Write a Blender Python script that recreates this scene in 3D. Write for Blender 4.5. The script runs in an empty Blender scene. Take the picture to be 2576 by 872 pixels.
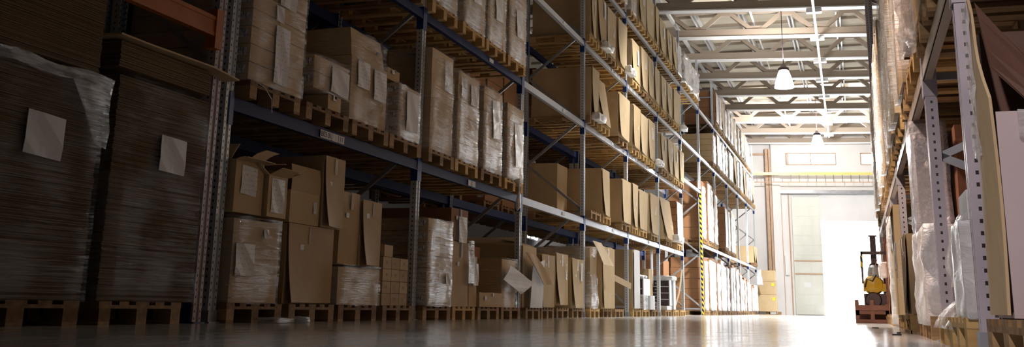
import bpy, math, random
from mathutils import Vector, Matrix, noise
random.seed(7)
S = bpy.context.scene
C = S.collection
# ------------------------------------------------------------------ camera
F, CY, PITCH, YAW, ROLL, EYE = 2593.78, 142.43, 0.2375, 0.31978, 0.01834, 0.1565
fw = Vector((-math.sin(YAW)*math.cos(PITCH), math.cos(YAW)*math.cos(PITCH), math.sin(PITCH)))
rt = fw.cross(Vector((0, 0, 1))).normalized()
up = rt.cross(fw)
r2 = rt*math.cos(ROLL)+up*math.sin(ROLL)
u2 = up*math.cos(ROLL)-rt*math.sin(ROLL)
cd = bpy.data.cameras.new('camera')
cam = bpy.data.objects.new('camera', cd); C.objects.link(cam)
cd.sensor_width = 36; cd.lens = F/2576*36; cd.shift_y = (CY-436)/2576
cd.clip_start = 0.01; cd.clip_end = 400
M = Matrix((r2, u2, -fw)).transposed().to_4x4(); M.translation = (0, 0, EYE)
cam.matrix_world = M
S.camera = cam
# ------------------------------------------------------------------ look
S.view_settings.view_transform = 'Standard'; S.view_settings.look = 'None'
S.view_settings.gamma = 1; S.view_settings.use_curve_mapping = False
S.view_settings.exposure = 0.0
W = bpy.data.worlds.new('daylight'); S.world = W; W.use_nodes = True
W.node_tree.nodes['Background'].inputs[0].default_value = (0.93, 0.96, 1, 1)
W.node_tree.nodes['Background'].inputs[1].default_value = 6.0
WA = math.radians(10)              # the gate wall stands slightly askew to the aisle
def wall_pt(u, z, off=0.0):        # a point on the gate wall; off = metres in front of it
    return Vector((-2+u*math.cos(WA)+off*math.sin(WA), 55+u*math.sin(WA)-off*math.cos(WA), z))
def light(name, kind, loc, energy, color=(1, 1, 1), target=None, **kw):
    d = bpy.data.lights.new(name, kind); d.energy = energy; d.color = color
    for k, v in kw.items(): setattr(d, k, v)
    o = bpy.data.objects.new(name, d); C.objects.link(o); o.location = loc
    if target is not None:
        o.rotation_euler = (Vector(target)-Vector(loc)).to_track_quat('-Z', 'Y').to_euler()
    return o
GATE_L = light('gate_daylight', 'AREA', wall_pt(1.95, 2.35, -0.7), 520, (0.95, 0.97, 1), wall_pt(1.95, 1.9, 6), shape='RECTANGLE', size=3.0, size_y=4.6)
WIN_L = light('window_daylight', 'AREA', wall_pt(0.1, 7.8, -0.35), 1200, (1, 0.98, 0.95), wall_pt(0.1, 7.2, 6), shape='RECTANGLE', size=2.4, size_y=0.5)
LAMPS = [  # x, y, z, spot watts, glow watts, cone degrees
    (-1.72, 31.0, 6.62, 6500, 480, 128), (-1.25, 45.0, 6.9, 6000, 3300, 140), (-2.0, 22.6, 9.0, 5600, 0, 92)]  # last lamp is added out of view to brighten the middle bays
# ------------------------------------------------------------------ materials
def nt(name):
    m = bpy.data.materials.new(name); m.use_nodes = True
    t = m.node_tree; b = t.nodes['Principled BSDF']
    return m, t, b
def N(t, kind, **kw):
    n = t.nodes.new(kind)
    for k, v in kw.items():
        if isinstance(k, str) and hasattr(n, k) and k not in n.inputs: setattr(n, k, v)
        else: n.inputs[k].default_value = v
    return n
def LK(t, a, b): t.links.new(a, b)
def math_node(t, op, a, b=None, c=None):
    n = t.nodes.new('ShaderNodeMath'); n.operation = op
    for i, v in enumerate((a, b, c)):
        if v is None: continue
        if hasattr(v, 'is_linked'): t.links.new(v, n.inputs[i])
        else: n.inputs[i].default_value = v
    return n.outputs[0]
def coords(t, scale=(1, 1, 1), rot=(0, 0, 0)):
    tc = t.nodes.new('ShaderNodeTexCoord'); mp = t.nodes.new('ShaderNodeMapping')
    mp.inputs['Scale'].default_value = scale; mp.inputs['Rotation'].default_value = rot
    t.links.new(tc.outputs['Object'], mp.inputs['Vector'])
    return mp.outputs[0], tc
def mix_col(t, fac, a, b):
    n = t.nodes.new('ShaderNodeMix'); n.data_type = 'RGBA'
    if hasattr(fac, 'is_linked'): t.links.new(fac, n.inputs[0])
    else: n.inputs[0].default_value = fac
    for s, v in ((6, a), (7, b)):
        if hasattr(v, 'is_linked'): t.links.new(v, n.inputs[s])
        else: n.inputs[s].default_value = (*v, 1)
    return n.outputs[2]
def simple(name, col, rough=0.5, metal=0.0, var=0.0, scale=(4, 4, 4), bump=0.0, col2=None, spec=0.5):
    m, t, b = nt(name)
    b.inputs['Roughness'].default_value = rough; b.inputs['Metallic'].default_value = metal
    b.inputs['Specular IOR Level'].default_value = spec
    v, tc = coords(t, scale)
    nz = N(t, 'ShaderNodeTexNoise', Scale=1.0, Detail=4.0, Roughness=0.6); LK(t, v, nz.inputs['Vector'])
    c2 = col2 or tuple(max(0, c*(1-var)) for c in col)
    r = math_node(t, 'MULTIPLY_ADD', nz.outputs[0], 2.2, -0.6)
    cl = N(t, 'ShaderNodeClamp'); LK(t, r, cl.inputs[0])
    LK(t, mix_col(t, cl.outputs[0], c2, col), b.inputs['Base Color'])
    if bump:
        bp = N(t, 'ShaderNodeBump', Strength=bump, Distance=0.01); LK(t, nz.outputs[0], bp.inputs['Height']); LK(t, bp.outputs[0], b.inputs['Normal'])
    return m
def cardboard(name, a, b2, corr=0.0, cs=240):
    m, t, b = nt(name)
    b.inputs['Roughness'].default_value = 0.72; b.inputs['Specular IOR Level'].default_value = 0.25
    oi = t.nodes.new('ShaderNodeObjectInfo')
    v, tc = coords(t, (3, 3, 3))
    nz = N(t, 'ShaderNodeTexNoise', Scale=1.0, Detail=5.0); LK(t, v, nz.inputs['Vector'])
    f = math_node(t, 'MULTIPLY_ADD', nz.outputs[0], 0.7, math_node(t, 'MULTIPLY_ADD', oi.outputs['Random'], 0.6, -0.15))
    cl = N(t, 'ShaderNodeClamp'); LK(t, f, cl.inputs[0])
    LK(t, mix_col(t, cl.outputs[0], a, b2), b.inputs['Base Color'])
    if corr:
        sp = t.nodes.new('ShaderNodeSeparateXYZ'); LK(t, tc.outputs['Object'], sp.inputs[0])
        w = math_node(t, 'SINE', math_node(t, 'MULTIPLY', sp.outputs[2], cs))
        bp = N(t, 'ShaderNodeBump', Strength=corr, Distance=0.006); LK(t, w, bp.inputs['Height']); LK(t, bp.outputs[0], b.inputs['Normal'])
    return m
def film(name, lo, hi, col=(0.9, 0.9, 0.9), rough=0.16, vs=(2.5, 2.5, 42), rot=(0.35, 0.1, 0), bstr=0.8, warm=None):
    """Stretch film: clear where thin, milky and glossy where it wrinkles, its pale streaks painting in highlights."""
    m, t, b = nt(name)
    b.inputs['Roughness'].default_value = rough; b.inputs['Base Color'].default_value = (*col, 1)
    b.inputs['Specular IOR Level'].default_value = 0.9
    v, tc = coords(t, vs, rot)
    nz = N(t, 'ShaderNodeTexNoise', Scale=1.0, Detail=6.0, Roughness=0.65, Distortion=1.2); LK(t, v, nz.inputs['Vector'])
    v2, _ = coords(t, (3, 3, 3))
    n2 = N(t, 'ShaderNodeTexNoise', Scale=1.0, Detail=3.0); LK(t, v2, n2.inputs['Vector'])
    a = math_node(t, 'MULTIPLY', nz.outputs[0], n2.outputs[0])
    mr = N(t, 'ShaderNodeMapRange'); LK(t, a, mr.inputs[0])
    mr.inputs[1].default_value = 0.19; mr.inputs[2].default_value = 0.37; mr.inputs[3].default_value = lo; mr.inputs[4].default_value = hi  # contrast of the pale streaks stands in for highlights
    bp = N(t, 'ShaderNodeBump', Strength=bstr, Distance=0.02); LK(t, nz.outputs[0], bp.inputs['Height']); LK(t, bp.outputs[0], b.inputs['Normal'])
    tr = t.nodes.new('ShaderNodeBsdfTransparent'); mx = t.nodes.new('ShaderNodeMixShader')
    LK(t, mr.outputs[0], mx.inputs[0]); LK(t, tr.outputs[0], mx.inputs[1]); LK(t, b.outputs[0], mx.inputs[2])
    LK(t, mx.outputs[0], t.nodes['Material Output'].inputs['Surface'])
    return m
def wood(name, a, b2):
    m, t, b = nt(name)
    b.inputs['Roughness'].default_value = 0.75; b.inputs['Specular IOR Level'].default_value = 0.25
    oi = t.nodes.new('ShaderNodeObjectInfo')
    v, tc = coords(t, (2, 22, 22))
    nz = N(t, 'ShaderNodeTexNoise', Scale=1.0, Detail=5.0); LK(t, v, nz.inputs['Vector'])
    f = math_node(t, 'MULTIPLY_ADD', nz.outputs[0], 1.3, math_node(t, 'MULTIPLY_ADD', oi.outputs['Random'], 0.7, -0.6))
    cl = N(t, 'ShaderNodeClamp'); LK(t, f, cl.inputs[0])
    LK(t, mix_col(t, cl.outputs[0], a, b2), b.inputs['Base Color'])
    return m
def holed_steel(name, col, rough=0.35, metal=0.55):
    """Galvanised or painted upright with punched holes on the web and on both flanges."""
    m, t, b = nt(name)
    b.inputs['Roughness'].default_value = rough; b.inputs['Metallic'].default_value = metal
    tc = t.nodes.new('ShaderNodeTexCoord'); sp = t.nodes.new('ShaderNodeSeparateXYZ'); LK(t, tc.outputs['Object'], sp.inputs[0])
    x, y, z = sp.outputs
    def near(v, c, r): return math_node(t, 'LESS_THAN', math_node(t, 'ABSOLUTE', math_node(t, 'SUBTRACT', v, c)), r)
    fz = math_node(t, 'FRACT', math_node(t, 'MULTIPLY', z, 20.0))
    zs = near(fz, 0.5, 0.17)
    ay = math_node(t, 'ABSOLUTE', y)
    web = near(ay, 0.034, 0.0055)
    side = math_node(t, 'MULTIPLY', near(x, 0.0, 0.0065), math_node(t, 'GREATER_THAN', ay, 0.045))
    h = math_node(t, 'MULTIPLY', zs, math_node(t, 'MAXIMUM', web, side))
    v, _ = coords(t, (9, 9, 5))
    nz = N(t, 'ShaderNodeTexNoise', Scale=1.0, Detail=4.0); LK(t, v, nz.inputs['Vector'])
    base = mix_col(t, nz.outputs[0], tuple(c*0.72 for c in col), tuple(min(1, c*1.2) for c in col))
    LK(t, mix_col(t, h, base, (0.012, 0.01, 0.012)), b.inputs['Base Color'])
    LK(t, math_node(t, 'MULTIPLY', math_node(t, 'SUBTRACT', 1.0, h), metal), b.inputs['Metallic'])
    return m
MT = {}
MT['card'] = cardboard('tan_cardboard', (0.44, 0.305, 0.165), (0.67, 0.52, 0.32))
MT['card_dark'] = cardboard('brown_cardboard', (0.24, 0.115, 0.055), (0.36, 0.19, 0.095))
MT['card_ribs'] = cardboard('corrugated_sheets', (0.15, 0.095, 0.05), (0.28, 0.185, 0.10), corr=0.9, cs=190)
MT['card_pale'] = cardboard('pale_cardboard', (0.52, 0.40, 0.27), (0.68, 0.55, 0.38))
MT['white_card'] = simple('white_board', (0.72, 0.72, 0.74), 0.5, var=0.12, scale=(5, 5, 5))
MT['film'] = film('stretch_film', 0.02, 0.32, rough=0.22)
MT['film_dim'] = film('shaded_stretch_film', 0.01, 0.2, rough=0.3)  # darkness of the near stacks put into a fainter, duller film
MT['film_milky'] = film('milky_stretch_film', 0.10, 0.72, (0.85, 0.85, 0.88), rough=0.24)
MT['film_white'] = film('white_stretch_film', 0.72, 1.0, (0.86, 0.86, 0.88), rough=0.25, vs=(4, 4, 9), bstr=1.0)
MT['film_clear'] = film('clear_sack_film', 0.12, 0.75, (0.95, 0.93, 0.9), rough=0.1, vs=(5, 5, 9), rot=(0.2, 0.3, 0), bstr=1.0)
MT['bubble'] = film('bubble_film', 0.3, 0.9, (0.75, 0.76, 0.85), rough=0.12, vs=(30, 30, 30), bstr=1.0)
MT['wood'] = wood('pallet_wood', (0.20, 0.11, 0.05), (0.50, 0.34, 0.17))
MT['wood_pale'] = wood('fresh_pallet_wood', (0.45, 0.28, 0.11), (0.68, 0.46, 0.20))
MT['steel'] = holed_steel('galvanised_upright', (0.62, 0.68, 0.76), 0.35, 0.2)
MT['steel_mauve'] = holed_steel('mauve_painted_upright', (0.50, 0.46, 0.52), 0.4, 0.15)
MT['brace'] = simple('brace_steel', (0.42, 0.44, 0.48), 0.4, 0.5, 0.25)
MT['beam_grey'] = simple('silver_beam_paint', (0.50, 0.53, 0.60), 0.32, 0.35, 0.2, (1, 0.6, 4))
MT['beam_navy'] = simple('navy_beam_paint', (0.014, 0.03, 0.13), 0.5, 0.0, 0.3, (1, 0.6, 4), spec=0.2)
MT['navy'] = simple('navy_connector_paint', (0.02, 0.06, 0.26), 0.35, 0.1, 0.3)
MT['beam_tan'] = simple('beige_beam_paint', (0.46, 0.38, 0.31), 0.35, 0.2, 0.25, (1, 0.6, 4))
MT['orange'] = simple('orange_beam_paint', (0.48, 0.13, 0.01), 0.4, 0.0, 0.3)
MT['paper'] = simple('white_paper', (0.78, 0.79, 0.82), 0.6, 0, 0.08)
MT['tape'] = simple('brown_tape', (0.33, 0.21, 0.10), 0.25, 0, 0.15)
MT['black'] = simple('black_plastic', (0.02, 0.02, 0.022), 0.4)
MT['ink'] = simple('dark_ink', (0.02, 0.02, 0.03), 0.6)
MT['pale_yellow'] = simple('pale_yellow_paint', (0.85, 0.68, 0.25), 0.35)
MT['yellow'] = simple('yellow_paint', (0.80, 0.48, 0.02), 0.35, 0, 0.2)
MT['mauve_board'] = simple('mauve_board', (0.60, 0.50, 0.52), 0.5, 0, 0.1, (3, 3, 3))
MT['shaded_board'] = simple('shaded_brown_board', (0.13, 0.065, 0.045), 0.7, 0, 0.2)  # shade inside the open carton put into the brown
MT['tag'] = simple('yellow_sticker', (0.9, 0.75, 0.03), 0.5)
MT['rust'] = simple('reddish_steel', (0.30, 0.13, 0.09), 0.5, 0.2, 0.3)
MT['dark_metal'] = simple('dark_metal', (0.10, 0.07, 0.08), 0.4, 0.5, 0.3)
MT['grey_metal'] = simple('light_grey_metal', (0.62, 0.66, 0.70), 0.35, 0.2, 0.15)
MT['truss'] = simple('beige_truss_paint', (0.36, 0.295, 0.24), 0.55, 0, 0.15, (0.6, 2, 2))
MT['pipe'] = simple('tan_pipe_paint', (0.55, 0.36, 0.24), 0.5, 0, 0.2)
MT['conduit'] = simple('white_conduit', (0.85, 0.86, 0.9), 0.3)
MT['gate'] = simple('pale_gate_sheet', (0.74, 0.76, 0.72), 0.5, 0.1, 0.18, (1.2, 1.2, 0.5))
MT['wallw'] = simple('white_plaster', (0.86, 0.86, 0.89), 0.8, 0, 0.12, (0.5, 0.5, 0.5))
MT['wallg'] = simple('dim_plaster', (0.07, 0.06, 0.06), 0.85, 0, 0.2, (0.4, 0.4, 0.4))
MT['ply'] = simple('reddish_plywood', (0.36, 0.16, 0.09), 0.6, 0, 0.3, (1, 8, 8))
def ruled_paper():
    m, t, b = nt('printed_paper'); b.inputs['Roughness'].default_value = 0.6
    v, tc = coords(t)
    sp = t.nodes.new('ShaderNodeSeparateXYZ'); LK(t, tc.outputs['Object'], sp.inputs[0])
    fz = math_node(t, 'FRACT', math_node(t, 'MULTIPLY', sp.outputs[2], 26.0))
    ln = math_node(t, 'LESS_THAN', fz, 0.3)
    v2, _ = coords(t, (60, 60, 26)); nz = N(t, 'ShaderNodeTexNoise', Scale=1.0); LK(t, v2, nz.inputs['Vector'])
    g = math_node(t, 'MULTIPLY', ln, math_node(t, 'GREATER_THAN', nz.outputs[0], 0.55))
    LK(t, mix_col(t, math_node(t, 'MULTIPLY', g, 0.55), (0.78, 0.79, 0.82), (0.1, 0.1, 0.12)), b.inputs['Base Color'])
    return m
MT['print'] = ruled_paper()
def barcode():
    m, t, b = nt('barcode_sticker'); b.inputs['Roughness'].default_value = 0.5
    v, tc = coords(t, (55, 55, 0.1)); nz = N(t, 'ShaderNodeTexNoise', Scale=1.0, Detail=2.0); LK(t, v, nz.inputs['Vector'])
    LK(t, mix_col(t, math_node(t, 'MULTIPLY', math_node(t, 'GREATER_THAN', nz.outputs[0], 0.54), 0.8), (0.72, 0.74, 0.8), (0.06, 0.06, 0.08)), b.inputs['Base Color'])
    return m
MT['barcode'] = barcode()
def hazard():
    m, t, b = nt('hazard_stripes'); b.inputs['Roughness'].default_value = 0.45
    tc = t.nodes.new('ShaderNodeTexCoord'); sp = t.nodes.new('ShaderNodeSeparateXYZ'); LK(t, tc.outputs['Object'], sp.inputs[0])
    s = math_node(t, 'ADD', math_node(t, 'MULTIPLY', sp.outputs[2], 6.5), math_node(t, 'MULTIPLY', math_node(t, 'ADD', sp.outputs[1], sp.outputs[0]), 6.5))
    g = math_node(t, 'GREATER_THAN', math_node(t, 'FRACT', s), 0.5)
    LK(t, mix_col(t, g, (0.80, 0.55, 0.03), (0.02, 0.018, 0.02)), b.inputs['Base Color'])
    return m
MT['hazard'] = hazard()
def floor_mat():
    m, t, b = nt('polished_concrete'); b.inputs['Specular IOR Level'].default_value = 0.7
    v, tc = coords(t, (0.5, 0.5, 0.5))
    nz = N(t, 'ShaderNodeTexNoise', Scale=1.0, Detail=8.0, Roughness=0.7); LK(t, v, nz.inputs['Vector'])
    base = mix_col(t, nz.outputs[0], (0.42, 0.43, 0.43), (0.60, 0.61, 0.60))
    sp = t.nodes.new('ShaderNodeSeparateXYZ'); LK(t, tc.outputs['Object'], sp.inputs[0])
    v2, _ = coords(t, (3, 3, 3)); n2 = N(t, 'ShaderNodeTexNoise', Scale=1.0, Detail=5.0); LK(t, v2, n2.inputs['Vector'])
    ln = math_node(t, 'LESS_THAN', math_node(t, 'ABSOLUTE', math_node(t, 'ADD', sp.outputs[0], 4.02)), 0.05)
    wear = math_node(t, 'MULTIPLY', ln, math_node(t, 'GREATER_THAN', n2.outputs[0], 0.47))
    LK(t, mix_col(t, math_node(t, 'MULTIPLY', wear, 0.7), base, (0.55, 0.46, 0.06)), b.inputs['Base Color'])
    v3, _ = coords(t, (7, 2.2, 1)); n3 = N(t, 'ShaderNodeTexNoise', Scale=1.0, Detail=3.0); LK(t, v3, n3.inputs['Vector'])
    LK(t, math_node(t, 'MULTIPLY_ADD', n3.outputs[0], 0.16, 0.07), b.inputs['Roughness'])
    bp = N(t, 'ShaderNodeBump', Strength=0.06, Distance=0.004); LK(t, n3.outputs[0], bp.inputs['Height']); LK(t, bp.outputs[0], b.inputs['Normal'])
    return m
MT['floor'] = floor_mat()
def emis(name, col, s):
    m, t, b = nt(name); b.inputs['Emission Color'].default_value = (*col, 1); b.inputs['Emission Strength'].default_value = s
    b.inputs['Base Color'].default_value = (*col, 1); return m
MT['lampglass'] = emis('lit_lamp_glass', (1, 0.98, 0.95), 9)
MT['pane'] = emis('lit_window_pane', (1, 0.99, 0.97), 1.6)
# ------------------------------------------------------------------ mesh helpers
class MB:
    def __init__(s): s.v = []; s.f = []
    def box(s, c, d, R=None):
        x, y, z = (k/2 for k in d); b = len(s.v); c = Vector(c)
        for i in (-1, 1):
            for j in (-1, 1):
                for k in (-1, 1):
                    p = Vector((i*x, j*y, k*z))
                    s.v.append(c+(R @ p if R is not None else p))
        for q in ((0, 1, 3, 2), (4, 6, 7, 5), (0, 4, 5, 1), (2, 3, 7, 6), (0, 2, 6, 4), (1, 5, 7, 3)): s.f.append([b+i for i in q])
        return s
    def b2(s, lo, hi): return s.box([(a+b)/2 for a, b in zip(lo, hi)], [b-a for a, b in zip(lo, hi)])
    def bar(s, p, q, w, h=None, upv=(0, 0, 1)):
        p, q = Vector(p), Vector(q); d = q-p; L = d.length; z = d.normalized()
        x = z.cross(Vector(upv)); x = x.normalized() if x.length > 1e-5 else Vector((1, 0, 0)); y = z.cross(x)
        return s.box((p+q)/2, (w, h or w, L), Matrix((x, y, z)).transposed())
    def tube(s, pts, r, n=8, cap=True):
        pts = [Vector(p) for p in pts]; b0 = len(s.v)
        for i, p in enumerate(pts):
            d = (pts[min(i+1, len(pts)-1)]-pts[max(i-1, 0)]).normalized()
            a = d.cross(Vector((0, 0, 1))); a = a.normalized() if a.length > 1e-3 else Vector((1, 0, 0)); c = d.cross(a)
            rr = r[i] if isinstance(r, (list, tuple)) else r
            for k in range(n):
                t = 2*math.pi*k/n; s.v.append(p+a*math.cos(t)*rr+c*math.sin(t)*rr)
        for i in range(len(pts)-1):
            for k in range(n):
                a = b0+i*n+k; b = b0+i*n+(k+1) % n; s.f.append([a, b, b+n, a+n])
        if cap:
            s.f.append([b0+k for k in range(n)][::-1]); s.f.append([b0+(len(pts)-1)*n+k for k in range(n)])
        return s
    def lathe(s, prof, c=(0, 0, 0), n=20, axis='z'):
        b0 = len(s.v)
        for r, z in prof:
            for k in range(n):
                t = 2*math.pi*k/n
                p = (r*math.cos(t), r*math.sin(t), z) if axis == 'z' else ((z, r*math.cos(t), r*math.sin(t)) if axis == 'x' else (r*math.cos(t), z, r*math.sin(t)))
                s.v.append(Vector(c)+Vector(p))
        for i in range(len(prof)-1):
            for k in range(n):
                a = b0+i*n+k; b = b0+i*n+(k+1) % n; s.f.append([a, b, b+n, a+n])
        return s
    def sheet(s, grid, th=0.004):
        """a thin solid sheet through a grid of points"""
        R = len(grid); K = len(grid[0]); b0 = len(s.v)
        nr = []
        for i in range(R):
            for j in range(K):
                a = Vector(grid[min(i+1, R-1)][j])-Vector(grid[max(i-1, 0)][j]); c = Vector(grid[i][min(j+1, K-1)])-Vector(grid[i][max(j-1, 0)])
                n = a.cross(c); nr.append(n.normalized() if n.length > 1e-9 else Vector((0, 0, 1)))
        for sg in (0.5, -0.5):
            for i in range(R):
                for j in range(K): s.v.append(Vector(grid[i][j])+nr[i*K+j]*th*sg)
        o = R*K
        for i in range(R-1):
            for j in range(K-1):
                a = b0+i*K+j; s.f.append([a, a+1, a+K+1, a+K]); s.f.append([o+a+K, o+a+K+1, o+a+1, o+a])
        rim = [i*K for i in range(R)]+[(R-1)*K+j for j in range(1, K)]+[i*K+K-1 for i in range(R-2, -1, -1)]+[j for j in range(K-2, 0, -1)]
        for q in range(len(rim)):
            a, b = b0+rim[q], b0+rim[(q+1) % len(rim)]; s.f.append([a, b, b+o, a+o])
        return s
    def mesh(s, name, mat, smooth=False):
        me = bpy.data.meshes.new(name); me.from_pydata([tuple(v) for v in s.v], [], s.f); me.materials.append(MT[mat] if isinstance(mat, str) else mat)
        if smooth:
            for p in me.polygons: p.use_smooth = True
        me.update(); return me
    def build(s, name, mat, parent=None, loc=(0, 0, 0), rot=(0, 0, 0), smooth=False):
        return put(name, s.mesh(name, mat, smooth), parent, loc, rot)
def put(name, me, parent=None, loc=(0, 0, 0), rot=(0, 0, 0)):
    o = bpy.data.objects.new(name, me); C.objects.link(o); o.location = loc; o.rotation_euler = rot
    if parent is not None: o.parent = parent
    return o
def tag(o, label, cat, group=None, kind=None):
    o['label'] = label; o['category'] = cat
    if group: o['group'] = group
    o['kind'] = kind or 'thing'
    return o
def thing(name, label, cat, loc=(0, 0, 0), rz=0.0, group=None):
    o = bpy.data.objects.new(name, None); C.objects.link(o); o.location = loc; o.rotation_euler = (0, 0, rz); o.empty_display_size = 0.1
    return tag(o, label, cat, group)
def struct(name, mb, mat, label=None, **k):
    o = mb.build(name, mat, **k)
    if k.get('parent') is None: o['kind'] = 'structure'
    if label: o['label'] = label; o['category'] = name.split('_')[0]
    return o
def soft_box(d, w, h, nx=5, ny=6, nz=8, amp=0.006, bulge=0.0, seed=0, lean=(0, 0), taper=0.0, ns=3.0, topdip=0.0, pinch=None):
    """A box (x depth d, y width w, z 0..h) welded from grids, its faces wavy, bulged or crumpled."""
    s = MB(); idx = {}
    sv = Vector((seed*7.3, seed*3.1, seed*1.7))
    def pt(a, b, c):       # a,b,c in 0..1
        k = (round(a, 4), round(b, 4), round(c, 4))
        if k in idx: return idx[k]
        p = Vector(((a-0.5)*d, (b-0.5)*w, c*h))
        nv = noise.noise_vector(p*ns+sv)
        m = 4*b*(1-b)*4*c*(1-c)*0.5
        q = p+nv*amp
        if a in (0, 1): q.x += (1 if a else -1)*bulge*m
        m2 = 4*a*(1-a)*4*c*(1-c)*0.5
        if b in (0, 1): q.y += (1 if b else -1)*bulge*m2
        f = 1-taper*c
        q.x *= f; q.y *= f
        if pinch: 
            g = 1-pinch[1]*math.exp(-((c-pinch[0])/0.15)**2); q.x *= g; q.y *= g
        q.x += lean[0]*c; q.y += lean[1]*c
        if c == 0: q.z = 0
        if c > 0.85: q.z -= topdip*abs(noise.noise(p*4+sv*2))
        idx[k] = len(s.v); s.v.append(q); return idx[k]
    def grid(fn, m, n, flip):
        for i in range(m):
            for j in range(n):
                q = [fn(i/m, j/n), fn((i+1)/m, j/n), fn((i+1)/m, (j+1)/n), fn(i/m, (j+1)/n)]
                s.f.append(q[::-1] if flip else q)
    grid(lambda u, v: pt(1, u, v), ny, nz, False); grid(lambda u, v: pt(0, u, v), ny, nz, True)
    grid(lambda u, v: pt(u, 0, v), nx, nz, False); grid(lambda u, v: pt(u, 1, v), nx, nz, True)
    grid(lambda u, v: pt(u, v, 1), nx, ny, False); grid(lambda u, v: pt(u, v, 0), nx, ny, True)
    return s
def quad_sheet(a, b, c, d, th=0.006, n=4):
    a, b, c, d = (Vector(k) for k in (a, b, c, d))
    return MB().sheet([[a.lerp(b, i/n).lerp(d.lerp(c, i/n), j/n)+Vector((0.01*math.sin(i*1.3+j), 0, 0)) for j in range(n+1)] for i in range(n+1)], th)
_sd = [0]
def seed(): _sd[0] += 1; return _sd[0]
rnd = random.uniform
# ------------------------------------------------------------------ pallets
def pallet_meshes():
    d = {}
    for key, mat in (('old', 'wood'), ('new', 'wood_pale')):
        deck = MB()
        for y, bw in ((-0.345, 0.11), (-0.175, 0.09), (0, 0.13), (0.175, 0.09), (0.345, 0.11)): deck.box((0, y, 0.133), (1.2, bw, 0.022))
        for x in (-0.53, 0, 0.53): deck.box((x, 0, 0.111), (0.14, 0.8, 0.022))
        far = MB(); far.v = list(deck.v); far.f = [list(f) for f in deck.f]
        for y in (-0.345, 0, 0.345):
            for x in (-0.53, 0, 0.53): far.box((x, y, 0.061), (0.14, 0.1, 0.078))
            far.box((0, y, 0.011), (1.2, 0.1, 0.022))
        d[key] = (deck.mesh('pallet_deck', mat), MB().box((0, 0, 0.061), (0.14, 0.1, 0.078)).mesh('pallet_block', mat),
                  MB().box((0, 0, 0.011), (1.2, 0.1, 0.022)).mesh('pallet_runner', mat), far.mesh('pallet', mat))
    return d
PM = pallet_meshes()
def pallet(x, y, z, label, near=True, group=None, kind='old', rz=0.0, wscale=1.0):
    dk, bl, rn, far = PM[kind]
    if not near:
        o = put('pallet', far, None, (x, y, z), (0, 0, rz)); o.scale = (1, wscale, 1)
        return tag(o, label, 'pallet', group)
    t = thing('pallet', label, 'pallet', (x, y, z), rz, group); t.scale = (1, wscale, 1)
    put('deck', dk, t)
    for yy in (-0.345, 0, 0.345):
        put('runner', rn, t, (0, yy, 0))
        for xx in (-0.53, 0, 0.53): put('block', bl, t, (xx, yy, 0))
    return t
# ------------------------------------------------------------------ cartons and loads.  fx = +1: the face to the aisle looks to +x
def paper(t, fx, d, y, z, w, h, mat='print', tilt=0.0, off=0.012, name='paper_sheet', side=None, wd=0):
    s = MB(); g = []
    for i in range(4):
        row = []
        for j in range(4):
            yy = (j/3-0.5)*w; zz = (i/3-0.5)*h
            yy, zz = yy*math.cos(tilt)-zz*math.sin(tilt), yy*math.sin(tilt)+zz*math.cos(tilt)
            bend = 0.004*math.sin(i*1.7+j*2.1)
            row.append((fx*bend, yy, zz) if side is None else (yy, -bend, zz))
        g.append(row)
    s.sheet(g, 0.002)
    loc = (fx*(d/2+off), y, z) if side is None else (side, -(wd/2+off), z)
    return s.build(name, mat, t, loc)
def cartonB(t, d, w, h, mat='card', loc=(0, 0, 0), name='body', **k):
    return soft_box(d, w, h, seed=seed(), **k).build(name, mat, t, loc)
def tall_carton(x, y, z, d, w, h, fx, label, cat='carton', group=None, strip=True, bow=True, mat='card', near=False, dent=0.0, rz=0.0, lean=(0, 0), stripmat='paper', name='tall_carton'):
    t = thing(name, label, cat, (x-fx*d/2, y, z), rz, group)
    cartonB(t, d-0.02, w, h, mat, nx=4, ny=5, nz=6, amp=0.008+dent, bulge=0.01, lean=lean)
    if bow:   # the front panel, its corner standing off at the bottom
        g = []; lift = rnd(0.02, 0.07); sg = -1
        for i in range(7):
            v = i/6; row = []
            for j in range(6):
                u = j/5
                o = lift*(1-v)**2*(1-u)**2+0.006
                row.append((fx*(d/2+o+lean[0]*v*fx), (u-0.5)*w*0.99+0.02*(1-v)*(1-u), 0.01+v*h*0.985))
            g.append(row)
        MB().sheet(g, 0.006).build('front_panel', mat, t)
    if strip: paper(t, fx, d, w*rnd(0.12, 0.3), h*rnd(0.62, 0.78), w*rnd(0.14, 0.22), h*rnd(0.3, 0.42), stripmat, off=0.022)
    if near:
        MB().box((0, 0, h+0.004), (d, 0.05, 0.002)).build('tape', 'tape', t)
        MB().box((fx*(d/2+0.012), rnd(-.05, .05)*w, h*0.87), (0.003, 0.05, h*0.22)).build('tape', 'tape', t)
        MB().box((fx*(d/2+0.012), -0.3*w+rnd(0, 0.1), h*rnd(0.6, 0.85)), (0.003, 0.06, 0.045)).build('sticker', 'paper', t)
    return t
def film_shell(t, d, w, h, mat='film', z0=-0.008, amp=0.012, **k):
    return soft_box(d+0.02, w+0.01, h+0.02-z0, seed=seed(), nx=7, ny=7, nz=12, amp=amp, ns=7, **k).build('stretch_film', mat, t, (0, 0, z0), smooth=True)
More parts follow.
